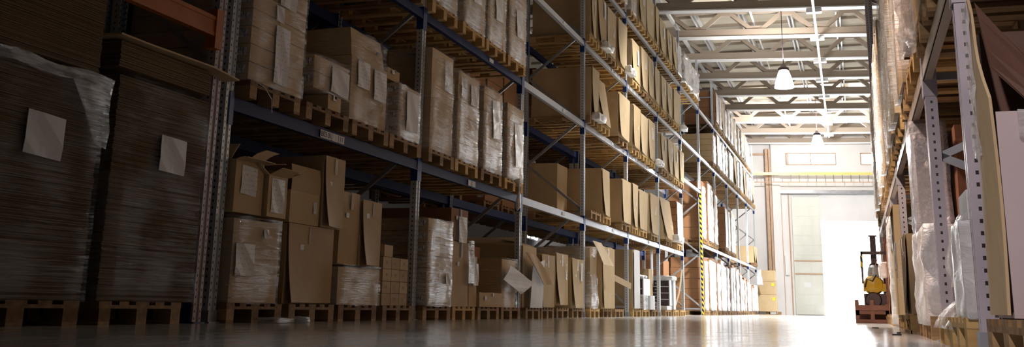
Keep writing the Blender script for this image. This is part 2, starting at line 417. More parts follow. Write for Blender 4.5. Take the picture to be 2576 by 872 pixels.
def film_front(x, y, z, d, w, h, fx, label, mat='card_dark', group=None):
    t = thing('wrapped_load', label, 'wrapped load', (x-fx*d/2, y, z), 0, group)
    s = MB(); n = 5
    for r in range(n): s.box((rnd(-.006, .006), rnd(-.006, .006), (r+0.5)*h/n), (d-0.06, w-0.03, h/n-0.006))
    s.build('carton_tiers', mat, t)
    soft_box(0.07, w*rnd(0.72, 0.95), h*rnd(0.9, 1.0), 2, 5, 14, 0.03, seed=seed(), ns=6).build('film_front', 'film_white', t, (fx*(d/2-0.03), 0, 0), smooth=True)
    return t
def wrapped_cartons(x, y, z, d, w, h, fx, label, rows=6, cols=2, fmat='film', group=None, near=True, mat='card', papers=(), codes=False, gap=0.006, ragged=0.0, name='wrapped_load', splits=2):
    t = thing(name, label, 'wrapped load', (x-fx*d/2, y, z), 0, group)
    rh = h/rows; cw = w/cols
    if near:
        for r in range(rows):
            for c in range(cols):
                for k in range(splits):
                    dd = d/splits
                    cartonB(t, dd-gap, cw-gap, rh-gap, mat, ((k-(splits-1)/2)*dd*fx, (c-(cols-1)/2)*cw+rnd(-0.004, 0.004), r*rh), 'carton', nx=2, ny=2, nz=2, amp=0.004)
    else:
        s = MB()
        for r in range(rows): s.box((rnd(-.006, .006), rnd(-.008, .008), (r+0.5)*rh), (d-gap, w-gap, rh-gap))
        s.build('carton_tiers', mat, t)
    if codes:
        for r in range(rows):
            for k in range(1):
                paper(t, fx, d, 0, (r+0.55)*rh, min(0.11, d/splits*0.5), rh*0.42, 'barcode', name='barcode_sticker', side=fx*(d/2-0.085), wd=w, off=0.003)
    if fmat: film_shell(t, d, w, h, fmat, topdip=ragged)
    for (py, pz, pw, ph, pm, tl) in papers: paper(t, fx, d, py, pz, pw, ph, pm, tl, off=0.02)
    return t
def solid_wrapped(x, y, z, d, w, h, fx, label, fmat='film_white', group=None, mat='card', ragged=0.03, papers=(), amp=0.02, name='wrapped_load', skirt=0.008, **k):
    t = thing(name, label, 'wrapped load', (x-fx*d/2, y, z), 0, group)
    cartonB(t, d-0.03, w-0.03, h, mat, nx=2, ny=2, nz=4, amp=0.01, name='carton_body')
    film_shell(t, d, w, h, fmat, topdip=ragged, amp=amp, z0=-skirt, **k)
    for (py, pz, pw, ph, pm, tl) in papers: paper(t, fx, d, py, pz, pw, ph, pm, tl, off=0.03)
    return t
def flap(t, p, q, drop, out, mat='card', name='flap', n=5):
    """a hinged carton flap: hinge p-q, free edge at +drop with sag out"""
    p, q, drop, out = Vector(p), Vector(q), Vector(drop), Vector(out)
    g = [[(p.lerp(q, j/n)+drop*(i/4)+out*((i/4)**2)) for j in range(n+1)] for i in range(5)]
    return MB().sheet(g, 0.006).build(name, mat, t)
def open_carton(x, y, z, d, w, h, fx, label, flaps=(), papers=(), mat='card', group=None, name='open_carton', rz=0.0, amp=0.006):
    t = thing(name, label, 'carton', (x-fx*d/2, y, z), rz, group)
    s = MB(); th = 0.008
    for (c, e) in (((d/2-th/2, 0, h/2), (th, w, h)), ((-d/2+th/2, 0, h/2), (th, w, h)), ((0, w/2-th/2, h/2), (d-2*th, th, h)), ((0, -w/2+th/2, h/2), (d-2*th, th, h)), ((0, 0, th/2), (d-2*th, w-2*th, th))): s.box(c, e)
    s.build('body', mat, t)
    for f in flaps: flap(t, *f, mat=mat)
    for (py, pz, pw, ph, pm, tl) in papers: paper(t, fx, d, py, pz, pw, ph, pm, tl, off=0.005)
    return t
ORD = ['zeroth', 'first', 'second', 'third', 'fourth', 'fifth', 'sixth', 'seventh', 'eighth', 'ninth', 'tenth', 'eleventh', 'twelfth', 'thirteenth', 'fourteenth', 'fifteenth', 'sixteenth']
# ------------------------------------------------------------------ the hall
struct('floor', MB().b2((-16, -4, -0.2), (9, 64, 0)), 'floor')
def wall_box(s, u0, u1, z0, z1, o0=0.0, o1=0.3):   # box in the gate wall frame, o = thickness outwards
    c = wall_pt((u0+u1)/2, (z0+z1)/2, -(o0+o1)/2)
    return s.box(c, (u1-u0, abs(o1-o0), z1-z0), Matrix.Rotation(WA, 3, 'Z'))
s = MB()
GU0, GU1, GH = 0.42, 3.9, 4.66          # clear opening
wall_box(s, -14, -1.0, 0, 10.5); wall_box(s, GU1, 13, 0, 10.5)
wall_box(s, -1.0, GU1, 6.02, 7.52); wall_box(s, -1.0, GU1, 8.12, 10.5)
wall_box(s, 1.33, 2.58, 7.52, 8.12); wall_box(s, -1.0, -1.15+0.001, 7.52, 8.12)
wall_box(s, GU0-0.02, GU1, GH, 6.02, 0.02, 0.2)
wall_box(s, -1.0, GU0, 0, 6.02, 0.02, 0.2)
struct('wall_gate', s, 'wallw')
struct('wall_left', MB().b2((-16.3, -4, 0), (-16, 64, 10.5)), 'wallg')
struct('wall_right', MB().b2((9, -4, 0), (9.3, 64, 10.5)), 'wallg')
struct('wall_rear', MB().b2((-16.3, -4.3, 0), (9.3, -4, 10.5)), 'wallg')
# pilaster, pipe, ledges
s = MB(); wall_box(s, -1.93, -1.52, 0, 8.6, -0.25, 0); struct('trim_1', s, 'wallw')
s = MB(); wall_box(s, -2.24, -2.10, 1.6, 8.3, -0.34, -0.2); wall_box(s, -2.07, -1.96, 1.6, 8.3, -0.34, -0.2); 
tag(s.build('wall_duct', 'pipe'), 'tan twin duct running down the white gate wall beside the pilaster', 'duct')
s = MB(); wall_box(s, -4, 5, 8.62, 8.95, -0.2, 0); struct('trim_2', s, 'wallw')
s = MB(); wall_box(s, -4, -1.9, 8.0, 8.1, -0.12, 0); struct('trim_3', s, 'pipe')
# gate
g = thing('sliding_gate', 'pale ribbed sliding gate leaf standing beside the bright opening', 'gate', wall_pt(-0.3, 0, 0.06), WA)
s = MB()
s.b2((-0.66, -0.015, 0.02), (0.70, 0.015, 5.85))
for k in range(12): s.b2((-0.62, -0.022, 0.03+k*0.485), (0.66, -0.015, 0.50+k*0.485))
s.b2((0.66, -0.035, 0), (0.72, 0.03, 5.9)); s.b2((-0.68, -0.035, 0), (-0.62, 0.03, 5.9)); s.build('panel_sheet', 'gate', g)
s = MB(); s.b2((-0.66, -0.05, 2.62), (0.70, -0.02, 2.68)); s.b2((-0.66, -0.05, 1.98), (0.70, -0.02, 2.04)); s.build('crossbar', 'pipe', g)
MB().b2((-0.25, -0.03, 1.35), (0.1, -0.022, 1.6)).build('notice_sheet', 'paper', g)
s = MB(); wall_box(s, -1.55, -1.47, 0, 6.1, -0.1, 0); struct('trim_4', s, 'pipe')
s = MB(); wall_box(s, -1.14, -1.09, 0, 6.0, -0.08, 0); struct('trim_5', s, 'pipe')
s = MB(); wall_box(s, -1.6, 4.6, 6.02, 6.18, -0.3, -0.05); tag(s.build('gate_track', 'brace'), 'grey steel sliding track above the gate opening', 'track')
s = MB(); wall_box(s, -1.42, -1.22, 1.95, 2.9, -0.12, 0); t = tag(s.build('switch_box', 'wallw'), 'tall pale switch box on wall beside gate leaf', 'switch box')
# clerestory windows
for n, (u0, u1) in enumerate(((-1.15, 1.33), (2.58, 5.0))):
    w = thing('window_%d' % (n+1), 'louvred clerestory window with brown frame high above the gate', 'window'); w['kind'] = 'structure'
    s = MB(); 
    for a in (u0, (u0+u1)/2, u1): wall_box(s, a-0.025, a+0.025, 7.52, 8.12, -0.03, 0.1)
    wall_box(s, u0, u1, 7.50, 7.55, -0.03, 0.1); wall_box(s, u0, u1, 8.07, 8.12, -0.03, 0.1); s.build('window_frame', 'pipe', w)
    s = MB()
    for k in range(5): wall_box(s, u0, u1, 7.60+k*0.1, 7.62+k*0.1, 0.02, 0.05)
    s.build('louvre_slats', 'pipe', w)
# crane rail with hangers
t = thing('crane_rail', 'yellow crane rail with small hanging cable hooks across gate wall', 'crane rail')
s = MB(); wall_box(s, -4.2, 5, 6.88, 7.02, -0.9, -0.75); s.build('rail', 'pale_yellow', t)
s = MB(); wall_box(s, -4.2, 5, 6.5, 6.54, -0.9, -0.86); s.build('lower_conductor', 'pipe', t)
s = MB()
for k in range(22): wall_box(s, -4+k*0.42, -3.98+k*0.42, 6.52, 6.9, -0.9, -0.88)
s.build('hanger', 'dark_metal', t)
# outside apron
struct('ground', MB().b2((-30, 57.0, -0.22), (30, 110, -0.02)), 'wallw')
# ceiling
s = MB(); s.b2((-16.3, -4.3, 9.74), (9.3, 64, 9.94))
struct('ceiling', s, simple('roof_sheet', (0.82, 0.75, 0.62), 0.7, 0, 0.35, (0.25, 0.8, 1)))
s = MB()
for k in range(34): s.b2((-12, 14+k*1.3, 9.66), (6, 14.1+k*1.3, 9.74))
struct('ceiling_ribs', s, 'truss')
s = MB()
for x in (-10.6, -9.1, -7.6, -6.1, -4.6, -3.1, -1.6, -0.1, 1.4, 2.9, 4.4):
    for dx in (-0.06, 0.06): s.b2((x+dx-0.025, 14, 9.47), (x+dx+0.025, 54.5, 9.66))
struct('ceiling_purlins', s, 'conduit')
# trusses
TR = [16.7, 19.85, 23.0, 26.15]+[29.3+3.14*k for k in range(9)]
def truss_meshes():
    ch = MB(); ch.b2((-9.5, -0.10, 0.03), (6.5, 0.10, 0.27)); 
    lip = MB(); lip.b2((-9.5, -0.15, 0), (6.5, 0.15, 0.035))  # white where the truss is beige: light from below put into its colour
    tp = MB(); tp.b2((-9.5, -0.10, 0.80), (6.5, 0.10, 0.96))
    return ch.mesh('bottom_chord', 'truss'), lip.mesh('lit_flange', 'conduit'), tp.mesh('top_chord', 'truss')
TM = truss_meshes()
dg = {sg: MB().bar((-0.38*sg, 0, 0.2), (0.38*sg, 0, 0.84), 0.13, 0.15, (0, 1, 0)).mesh('diagonal', 'truss') for sg in (1, -1)}
knot = MB().box((0, 0, 0), (0.34, 0.12, 0.14)).mesh('gusset', 'truss')
NT = len(TR)
for i, yb in enumerate(TR):
    o = thing('roof_truss', 'beige lattice roof truss, %s counted from the gate wall' % ORD[NT-i], 'truss', (-0.8, yb, 8.5), WA*0.9, 'roof trusses across the hall')
    put('bottom_chord', TM[0], o); put('lit_flange', TM[1], o); put('top_chord', TM[2], o)
    for k in range(-4, 4):
        xx = 0.1+k*1.88
        put('diagonal', dg[1], o, (xx+0.47, 0, 0)); put('diagonal', dg[-1], o, (xx+1.41, 0, 0))
        put('gusset', knot, o, (xx+0.94, 0, 0.78)); put('gusset', knot, o, (xx, 0, 0.3))
# conduit under the trusses with white clamp boxes
t = thing('ceiling_conduit', 'white conduit along the aisle ceiling with a box at each truss', 'conduit', (0, 0, 0))
MB().bar((-0.62, 15, 8.38), (-0.88, 51.5, 8.38), 0.07, 0.07).build('conduit_tube', 'conduit', t)
for yb in TR[:-1]:
    MB().box((0, 0, 0), (0.42, 0.22, 0.1)).build('clamp_box', 'conduit', t, (-0.62-0.26*(yb-15)/36.5, yb, 8.43))
o = tag(MB().bar((-5.1, 16, 9.05), (-5.1, 54, 9.05), 0.09, 0.09).build('roof_pipe', 'conduit'), 'white pipe running through the trusses above the long rack', 'pipe')
o = tag(MB().bar((-2.6, 16, 9.05), (-2.7, 54, 9.05), 0.05, 0.05).build('roof_pipe', 'conduit'), 'thin white pipe running through the trusses over mid aisle', 'pipe')
# ------------------------------------------------------------------ bell lamps
def bell_lamp(x, y, z, watts, uplight, label, cone):
    t = thing('bell_lamp', label, 'lamp', (x, y, z), 0, 'bell lamps under the trusses')
    MB().lathe([(0.0, 0.72), (0.06, 0.72), (0.09, 0.62), (0.15, 0.60), (0.16, 0.52), (0.0, 0.52)]).build('ballast_housing', 'dark_metal', t, smooth=True)
    MB().lathe([(0.13, 0.52), (0.17, 0.44), (0.24, 0.22), (0.29, 0.0), (0.28, -0.005), (0.16, 0.42), (0.12, 0.5)]).build('shade', 'lampglass', t, smooth=True)
    MB().tube([(0, 0, 0.72), (0, 0, 9.74-z)], 0.012).build('hanging_rod', 'dark_metal', t)
    if watts:
        light('lamp_beam', 'SPOT', (x, y, z-0.05), watts, (1, 0.96, 0.9), (x, y, 0), spot_size=math.radians(cone), spot_blend=0.75, shadow_soft_size=0.25)
    if uplight:  # added spot above the bell, brightens roof and gate wall
        light('added_uplight', 'SPOT', (x, y, z+0.85), uplight, (1, 0.95, 0.88), (x, y+(3.0 if y > 40 else 0.5), z+(1.9 if y > 40 else 2)), spot_size=math.radians(150 if y > 40 else 168), spot_blend=0.6, shadow_soft_size=0.3)
LL = ['white glowing bell lamp with dark housing under the trusses, mid aisle', 'white glowing bell lamp hanging close to the gate wall',
      'added white bell lamp hanging out of view over the stacked cartons']
for (x, y, z, w_, g_, c_), l in zip(LAMPS, LL):
    if w_ or g_: bell_lamp(x, y, z, w_, g_, l, c_)
# added fill lamps with fittings, out of view, brighten short rack and floor
FILL = [light('added_fill_spot', 'SPOT', (-2.6, 7.5, 6.2), 1750, (1, 0.72, 0.58), (0.9, 7.6, 0.9), spot_size=math.radians(33), spot_blend=0.8, shadow_soft_size=0.12),
         light('added_fill_spot', 'SPOT', (-2.8, 15.0, 6.6), 4600, (1, 0.84, 0.72), (0.7, 15.0, 2.0), spot_size=math.radians(54), spot_blend=0.8, shadow_soft_size=0.12),
         light('added_fill_spot', 'SPOT', (-1.3, -1.6, 4.2), 1000, (1, 0.86, 0.84), (0.9, 4.2, 0.5), spot_size=math.radians(40), spot_blend=0.8, shadow_soft_size=0.1),
         light('added_fill_spot', 'SPOT', (0.0, 7.0, 7.4), 750, (0.95, 0.97, 1), (0.0, 5.0, 0), spot_size=math.radians(46), spot_blend=1.0, shadow_soft_size=0.15),
         light('added_fill_spot', 'SPOT', (-1.5, 3.6, 5.4), 2600, (1, 0.78, 0.62), (0.75, 12.5, 1.0), spot_size=math.radians(30), spot_blend=0.9, shadow_soft_size=0.12)]
for fl, l in zip(FILL, ('small dark added fill lamp aimed at the near end of short rack', 'small dark added fill lamp aimed at the far end of short rack', 'small dark added fill lamp behind the camera aimed at the huge carton', 'small dark added fill lamp aimed straight down at the aisle floor', 'small dark added fill lamp aimed along the short rack towards the machine')):
    x, y, z = fl.location
    t = thing('added_fill_lamp', l, 'lamp', (x, y, z+0.06))
    MB().lathe([(0.0, 0.12), (0.06, 0.12), (0.11, 0.0), (0.105, 0.0), (0.05, 0.1), (0, 0.1)]).build('reflector', 'dark_metal', t)
    MB().tube([(0, 0, 0.12), (0, 0, 9.74-z)], 0.015).build('drop_rod', 'dark_metal', t)
# ------------------------------------------------------------------ pallet racking
def post_mesh(h, mat):
    prof = [(-.035, -.03), (-.035, -.05), (.035, -.05), (.035, -.018), (.024, -.012), (.024, .012), (.035, .018), (.035, .05), (-.035, .05), (-.035, .03)]
    inn = [(-.032, -.03), (-.032, -.047), (.032, -.047), (.032, -.02), (.021, -.014), (.021, .014), (.032, .02), (.032, .047), (-.032, .047), (-.032, .03)]
    s = MB(); n = len(prof)
    for z in (0, h):
        for p in prof+inn: s.v.append(Vector((p[0], p[1], z)))
    o = 2*n
    for i in range(n-1):
        s.f.append([i, i+1, o+i+1, o+i]); s.f.append([n+i+1, n+i, o+n+i, o+n+i+1])
        s.f.append([i+1, i, n+i, n+i+1]); s.f.append([o+i, o+i+1, o+n+i+1, o+n+i])
    s.f.append([0, o, o+n, n]); s.f.append([n-1, 2*n-1, o+2*n-1, o+n-1])
    return s.mesh('post', mat)
PMESH = {}
def upright(x, y, h, fx, label, mat='steel', depth=1.07, rise=0.8, z0=0.25, name='rack_upright', group=None, front_h=None):
    """frame of two posts (x = front post) joined by zigzag braces"""
    t = thing(name, label, 'rack upright', (x-fx*depth/2, y, 0), 0 if fx > 0 else math.pi, group)
    for sx, hh in ((1, front_h or h), (-1, h)):
        k = (hh, mat)
        if k not in PMESH: PMESH[k] = post_mesh(hh, mat)
        o = put('post', PMESH[k], t, (sx*depth/2, 0, 0.008)); o.rotation_euler = (0, 0, 0 if sx > 0 else math.pi)
        s = MB(); s.box((0, 0, 0.005), (0.13, 0.14, 0.01)); s.b2((-0.03, -0.055, 0.01), (0.045, 0.055, 0.09)); s.build('foot_plate', 'brace', t, (sx*depth/2, 0, 0))
    z = z0; sg = 1; e = depth/2-0.03
    bm = MB().bar((e, 0, 0), (-e, 0, rise), 0.045, 0.03, (0, 1, 0)).mesh('brace', 'brace')
    bm2 = MB().bar((-e, 0, 0), (e, 0, rise), 0.045, 0.03, (0, 1, 0)).mesh('brace', 'brace')
    hb = MB().bar((-e, 0, 0), (e, 0, 0), 0.045, 0.03, (0, 1, 0)).mesh('brace', 'brace')
    put('brace', hb, t, (0, 0, z0-0.06))
    while z+rise < h-0.15:
        put('brace', bm if sg > 0 else bm2, t, (0, 0, z)); z += rise; sg = -sg
    put('brace', hb, t, (0, 0, z+0.05))
    return t
def beam(x, y0, y1, H, fx, label, mat, conn='navy', near=True, group=None, text=None, rear=False, hgt=0.115):
    """shelf beam with end connectors; x = post centre, H = top"""
    L = y1-y0-0.1; yc = (y0+y1)/2
    t = thing('shelf_beam', label, 'shelf beam', (x, yc, H), 0 if fx > 0 else math.pi, group)
    s = MB(); s.b2((-0.012, -L/2, -hgt), (0.038, L/2, -0.035)); s.b2((-0.012, -L/2, -0.035), (0.012, L/2, 0)); s.b2((0.012, -L/2, -0.035), (0.034, L/2, -0.012)); s.b2((0.033, -L/2, -hgt), (0.043, L/2, -hgt+0.012)); s.build('rail', mat, t)
    c = MB(); c.b2((0.037, -0.052, -0.23), (0.043, -0.002, 0.03)); c.b2((-0.04, 0.0, -0.23), (0.043, 0.006, 0.03)); 
    k1 = c.mesh('end_connector', conn)
    c = MB(); c.b2((0.037, 0.002, -0.23), (0.043, 0.052, 0.03)); c.b2((-0.04, -0.006, -0.23), (0.043, 0.0, 0.03)); k2 = c.mesh('end_connector', conn)
    put('end_connector', k1, t, (0, -L/2, 0)); put('end_connector', k2, t, (0, L/2, 0))
    if near and not rear:
        MB().box((0.0405, 0, -0.06), (0.003, 0.16, 0.05)).build('location_label', 'paper', t, (0.002, L*0.12*fx, 0))
    return t
Y0, P = 6.70, 3.7
YN = [Y0+P*k for k in range(13)]
XL = -4.53; XR = XL-1.07
for k, y in enumerate(YN):
    h = 8.0
    u = upright(XL, y, h, 1, 'galvanised rack upright with zigzag braces, %s of long rack past the orange beam' % ORD[k+1])
    if k == 7:
        s = MB(); s.b2((0.0, -0.062, 0.02), (0.06, -0.055, 3.75)); s.b2((0.05, -0.055, 0.02), (0.06, 0.06, 3.75)); s.build('hazard_guard', 'hazard', u, (0.535, 0, 0))
LV = {1: 1.70, 2: 3.41, 3: 4.92, 4: 6.45}
LN = {0: 'on floor', 1: 'lowest shelf', 2: 'second shelf', 3: 'third shelf', 4: 'top shelf'}
def BN(k): return 'orange beam bay' if k < 0 else '%s bay past orange beam' % ORD[k+1]
for k in range(12):
    lv = dict(LV)
    if k == 6: lv = {2: 3.80, 3: 4.92, 4: 6.45}
    if k > 6: lv = {1: 2.17, 3: 4.92, 4: 6.45}
    for l, H in lv.items():
        if k < 2 and l > 2: continue
        m = 'beam_navy' if k < 2 else 'beam_grey'
        beam(XL, YN[k], YN[k+1], H, 1, '%s front shelf beam, %s, %s' % ('navy' if k < 2 else 'silver grey', LN[l], BN(k)), m, near=k < 8 and not (l == 1 and k < 2))
        beam(XR, YN[k], YN[k+1], H, -1, '%s rear shelf beam, %s, %s' % ('navy' if k < 6 else 'silver grey', LN[l], BN(k)), 'beam_navy' if k < 6 else m, rear=True, near=k < 8)
# location label with lettering on the first lowest beam
t = thing('location_sign', 'white bay sign reading B03 01 on the lowest navy beam', 'sign', (XL+0.046, 8.35, 1.632))
for (a, b) in ((-0.22, -0.01), (0.0, 0.12), (0.13, 0.24)):
    MB().b2((0, a, -0.035), (0.003, b, 0.035)).build('plate', 'paper', t)
for txt, yy, sz in (('B03', -0.21, 0.07), ('01', -0.085, 0.07), ('11', 0.145, 0.07)):
    c = bpy.data.curves.new('lettering', 'FONT'); c.body = txt; c.size = sz; c.extrude = 0.0005
    tmp = bpy.data.objects.new('tmp', c); C.objects.link(tmp)
    me = bpy.data.meshes.new_from_object(tmp.evaluated_get(bpy.context.evaluated_depsgraph_get())); bpy.data.objects.remove(tmp)
    me.materials.clear(); me.materials.append(MT['ink'])
    o = put('lettering', me, t, (0.0045, yy, -0.022), (math.pi/2, 0, math.pi/2))
t = thing('location_sign', 'small white bay sign in two plates on lowest navy beam, second bay past orange beam', 'sign', (XL+0.046, 12.05, 1.632))
for a in (-0.14, 0.0): MB().b2((0, a, -0.035), (0.003, a+0.12, 0.035)).build('plate', 'barcode', t)
# orange beam bay (cut by the frame)
t = thing('shelf_beam', 'thick orange shelf beam over the flattened cardboard, with toothed end connector', 'shelf beam', (-4.47, 4.85, 2.22))
s = MB(); s.b2((-0.02, -1.75, -0.15), (0.03, 1.52, 0)); s.b2((0.03, -1.75, -0.03), (0.036, 1.52, 0)); s.b2((0.03, -1.75, -0.15), (0.036, 1.52, -0.12)); s.build('rail', 'orange', t)
MB().b2((-0.04, 1.50, -0.24), (0.045, 1.58, 0.06)).build('end_connector', 'orange', t)
t = thing('rack_upright', 'slim dark upright beside the galvanised one, carrying the orange beam', 'rack upright', (-4.53, 6.52, 0))
put('post', post_mesh(5.0, 'steel_mauve'), t, (0, 0, 0.008)); MB().box((0, 0, 0.005), (0.12, 0.13, 0.01)).build('foot_plate', 'navy', t)
MB().b2((-0.045, -0.06, 0.01), (0.02, -0.052, 0.3)).build('guard', 'navy', t)
upright(-4.53, 3.06, 5.0, 1, 'dim upright at the near end of long rack carrying the orange beam', 'steel_mauve')
# ------------------------------------------------------------------ loads of the long rack
XF = -4.42
def LBL(a, l, k, i): return '%s, %s, %s, %s there' % (a, LN[l], BN(k), ORD[i]+' load')
def PAL(y, z, l, k, i, near, x=XF, kind='old', ws=1.0): return pallet(x-0.6, y, z, 'wooden pallet, %s, %s, %s there' % (LN[l], BN(k), ORD[i]+' pallet'), near, 'pallets of the long rack', kind, rnd(-.012, .012), ws)
PH = 0.146
# --- flattened cardboard stacks in the orange beam bay
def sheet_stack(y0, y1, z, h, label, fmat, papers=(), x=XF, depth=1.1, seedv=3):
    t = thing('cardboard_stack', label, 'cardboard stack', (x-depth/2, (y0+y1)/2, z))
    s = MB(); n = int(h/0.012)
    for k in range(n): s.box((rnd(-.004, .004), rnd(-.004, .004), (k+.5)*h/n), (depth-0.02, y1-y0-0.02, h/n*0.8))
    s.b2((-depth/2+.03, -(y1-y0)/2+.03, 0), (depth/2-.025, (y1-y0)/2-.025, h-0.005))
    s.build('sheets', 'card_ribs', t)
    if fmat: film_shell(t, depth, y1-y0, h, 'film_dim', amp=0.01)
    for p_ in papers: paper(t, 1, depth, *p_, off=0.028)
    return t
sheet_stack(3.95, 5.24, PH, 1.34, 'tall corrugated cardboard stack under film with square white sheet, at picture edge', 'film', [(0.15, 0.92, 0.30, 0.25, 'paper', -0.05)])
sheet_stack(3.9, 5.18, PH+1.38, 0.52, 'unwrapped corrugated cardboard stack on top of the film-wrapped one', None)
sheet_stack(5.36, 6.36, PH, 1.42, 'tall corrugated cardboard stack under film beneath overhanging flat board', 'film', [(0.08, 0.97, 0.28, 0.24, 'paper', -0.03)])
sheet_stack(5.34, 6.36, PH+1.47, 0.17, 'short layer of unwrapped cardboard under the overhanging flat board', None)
tag(MB().sheet([[(-5.5+i*0.28, 5.28+j*0.34, 1.815+0.006*math.sin(i+j)-(0.03 if j == 4 else 0)) for j in range(5)] for i in range(5)], 0.012).build('flat_board', 'card'), 'tan flat board lying on the second corrugated stack and overhanging it', 'board')
s = MB().sheet([[(-4.375+0.012*math.sin(i*2+j), 4.30+j*0.118, 1.50+0.012*math.sin(j*1.3)-i*(0.018+(0.09 if j > 6 else 0.045 if j == 6 else 0))) for j in range(9)] for i in range(5)], 0.002)
tag(s.build('torn_film', 'film_milky', smooth=True), 'torn milky film edge draped over corner of corrugated stack', 'film')
PAL(4.72, 0, 0, -1, 1, True, ws=1.25); PAL(5.80, 0, 0, -1, 2, True, ws=1.05)
# --- first bay, floor
PAL(7.16, 0, 0, 0, 1, True); PAL(8.06, 0, 0, 0, 2, True); PAL(8.93, 0, 0, 0, 3, True); PAL(9.83, 0, 0, 0, 4, True, ws=0.95)
wrapped_cartons(XF, 7.12, PH, 1.1, 0.68, 0.63, 1, 'film-wrapped tan carton with white sheet, standing by first galvanised upright', 1, 1, papers=[(-0.18, 0.32, 0.26, 0.24, 'print', 0), (0.1, 0.53, 0.07, 0.07, 'paper', 0)])
open_carton(XF-0.02, 6.98, PH+0.67, 0.9, 0.40, 0.40, 1, 'open tan carton with splayed flaps and white sheet, upon the wrapped carton', papers=[(-0.01, 0.25, 0.22, 0.22, 'print', -0.05)],
    flaps=[((.45, -.2, .4), (.45, .2, .4), (0.10, 0, 0.04), (0, 0, -0.03)), ((-.1, .2, .4), (.44, .2, .4), (0.10, 0.14, 0.03), (0, 0.04, 0.0)), ((-.3, -.2, .4), (.4, -.2, .4), (0, 0.09, 0.13), (0, 0.02, 0)), ((.44, 0.0, .42), (.44, .2, .42), (0.02, 0.10, 0.12), (0, 0.1, -0.02))])
open_carton(XF+0.02, 7.34, PH+0.67, 0.8, 0.29, 0.33, 1, 'smaller open carton with wide lid flap and taped white sheet', papers=[(0.0, 0.17, 0.2, 0.27, 'print', 0.0)],
    flaps=[((.1, -.14, .33), (.4, -.14, .33), (0.0, -0.14, 0.05), (0.0, 0.0, 0.02)), ((.0, .14, .33), (.39, .14, .33), (0.02, 0.20, 0.05), (0, 0.04, 0.01)), ((.4, -.14, .33), (.4, .14, .33), (0.1, 0.02, 0.05), (0, 0, 0))])
tall_carton(XF-0.04, 8.04, PH, 1.12, 0.80, 0.655, 1, 'large bulging tan carton, bottom of its pile, second pallet past first upright', near=True, strip=False)
open_carton(XF-0.03, 7.88, PH+0.66, 0.9, 0.50, 0.27, 1, 'open carton with raised front flap, upon the large bulging carton', flaps=[((.45, -.25, .27), (.45, .25, .27), (0.0, 0.03, 0.22), (-0.03, 0.0, 0)), ((-.4, -.25, .27), (.4, -.25, .27), (0, -0.06, 0.14), (0, -0.05, 0))], papers=[(0.17, 0.15, 0.06, 0.1, 'paper', 0)])
tall_carton(XF-0.02, 8.36, PH+0.66, 1.0, 0.38, 0.63, 1, 'upright tan carton with small white label, behind the open one', near=True, strip=False)
wrapped_cartons(XF, 8.93, PH, 1.1, 0.86, 0.34, 1, 'low film-wrapped carton carrying two tall ones', 1, 1, fmat='film')
tall_carton(XF-0.04, 8.765, PH+0.36, 1.0, 0.40, 0.66, 1, 'tall tan carton with three small stickers, upon the low wrapped one', near=True, strip=False, bow=False)
tall_carton(XF-0.03, 9.185, PH+0.36, 1.0, 0.42, 0.62, 1, 'tall battered tan carton with one corner sticker, upon the low wrapped one', near=True, dent=0.02, strip=False)
for r in range(4):
    for c in range(3):
        for d_ in range(2):
            t = thing('small_carton', 'small tan carton with printed mark, %s row from the pallet, %s along, %s' % (ORD[r+1], ORD[c+1], 'front' if d_ == 0 else 'behind'), 'carton', (XF-0.13-d_*0.25, 9.56+c*0.205, PH+r*0.118), 0, 'small cartons stacked on the floor pallet')
            cartonB(t, 0.235, 0.196, 0.114, 'card', nx=2, ny=2, nz=2, amp=0.003)
            if d_ == 0: MB().box((0.121, 0, 0.06), (0.002, 0.03, 0.022)).build('printed_mark', 'tape', t)
t = thing('small_carton', 'single small tan carton lying on top of the small carton pile', 'carton', (XF-0.13, 9.58, PH+4*0.118), 0, 'small cartons stacked on the floor pallet')
cartonB(t, 0.235, 0.196, 0.114, 'card', nx=2, ny=2, nz=2, amp=0.003)
# crumpled film on the floor
s = soft_box(0.25, 0.55, 0.035, 5, 9, 3, 0.02, seed=91, ns=9)
tag(s.build('film_scrap', 'film_milky', None, (-4.35, 7.42, 0.004), smooth=True), 'crumpled scrap of milky film lying on floor against the pallets', 'film')
# --- second bay, floor
PAL(10.88, 0, 0, 1, 1, True); PAL(11.72, 0, 0, 1, 2, True, kind='new', ws=0.95); PAL(12.6, 0, 0, 1, 3, True); PAL(13.5, 0, 0, 1, 4, True)
wrapped_cartons(XF+0.02, 10.86, PH, 1.1, 0.72, 0.94, 1, 'film-wrapped column of cartons with barcode stickers, ragged film on top', 7, 2, 'film_milky', codes=True, papers=[(0.22, 0.3, 0.14, 0.12, 'paper', 0)], ragged=0.08)
tall_carton(XF, 11.56, PH, 1.05, 0.62, 0.74, 1, 'tan carton carrying a darker carton, second bay past orange beam', near=True, strip=False, bow=False)
t = tall_carton(XF+0.0, 11.52, PH+0.75, 1.05, 0.55, 0.37, 1, 'dark brown carton with printed sheet, on top of tan carton', mat='card_dark', near=True, strip=False, bow=False)
paper(t, 1, 1.05, 0.02, 0.13, 0.26, 0.30, 'print', 0.02, 0.03)
t = tall_carton(XF-0.0, 12.02, PH, 0.9, 0.28, 0.60, 1, 'narrow tan carton with hanging paper and tape end', near=True, strip=False, bow=False); paper(t, 1, 0.9, 0, 0.38, 0.18, 0.26, 'print', 0, 0.03)
paper(t, 1, 0.9, -0.22, 0.52, 0.2, 0.5, 'film_milky', 0.04, 0.05, 'hanging_film')
tall_carton(XF+0.03, 12.62, PH, 0.5, 0.86, 0.175, 1, 'low wide tan box with white end, lying before the square carton', near=True, strip=False, bow=False)
solid_wrapped(XF, 13.42, PH, 0.5, 0.62, 0.62, 1, 'square tan carton with milky film on its front, beside tilted white board', 'film', amp=0.01, papers=())
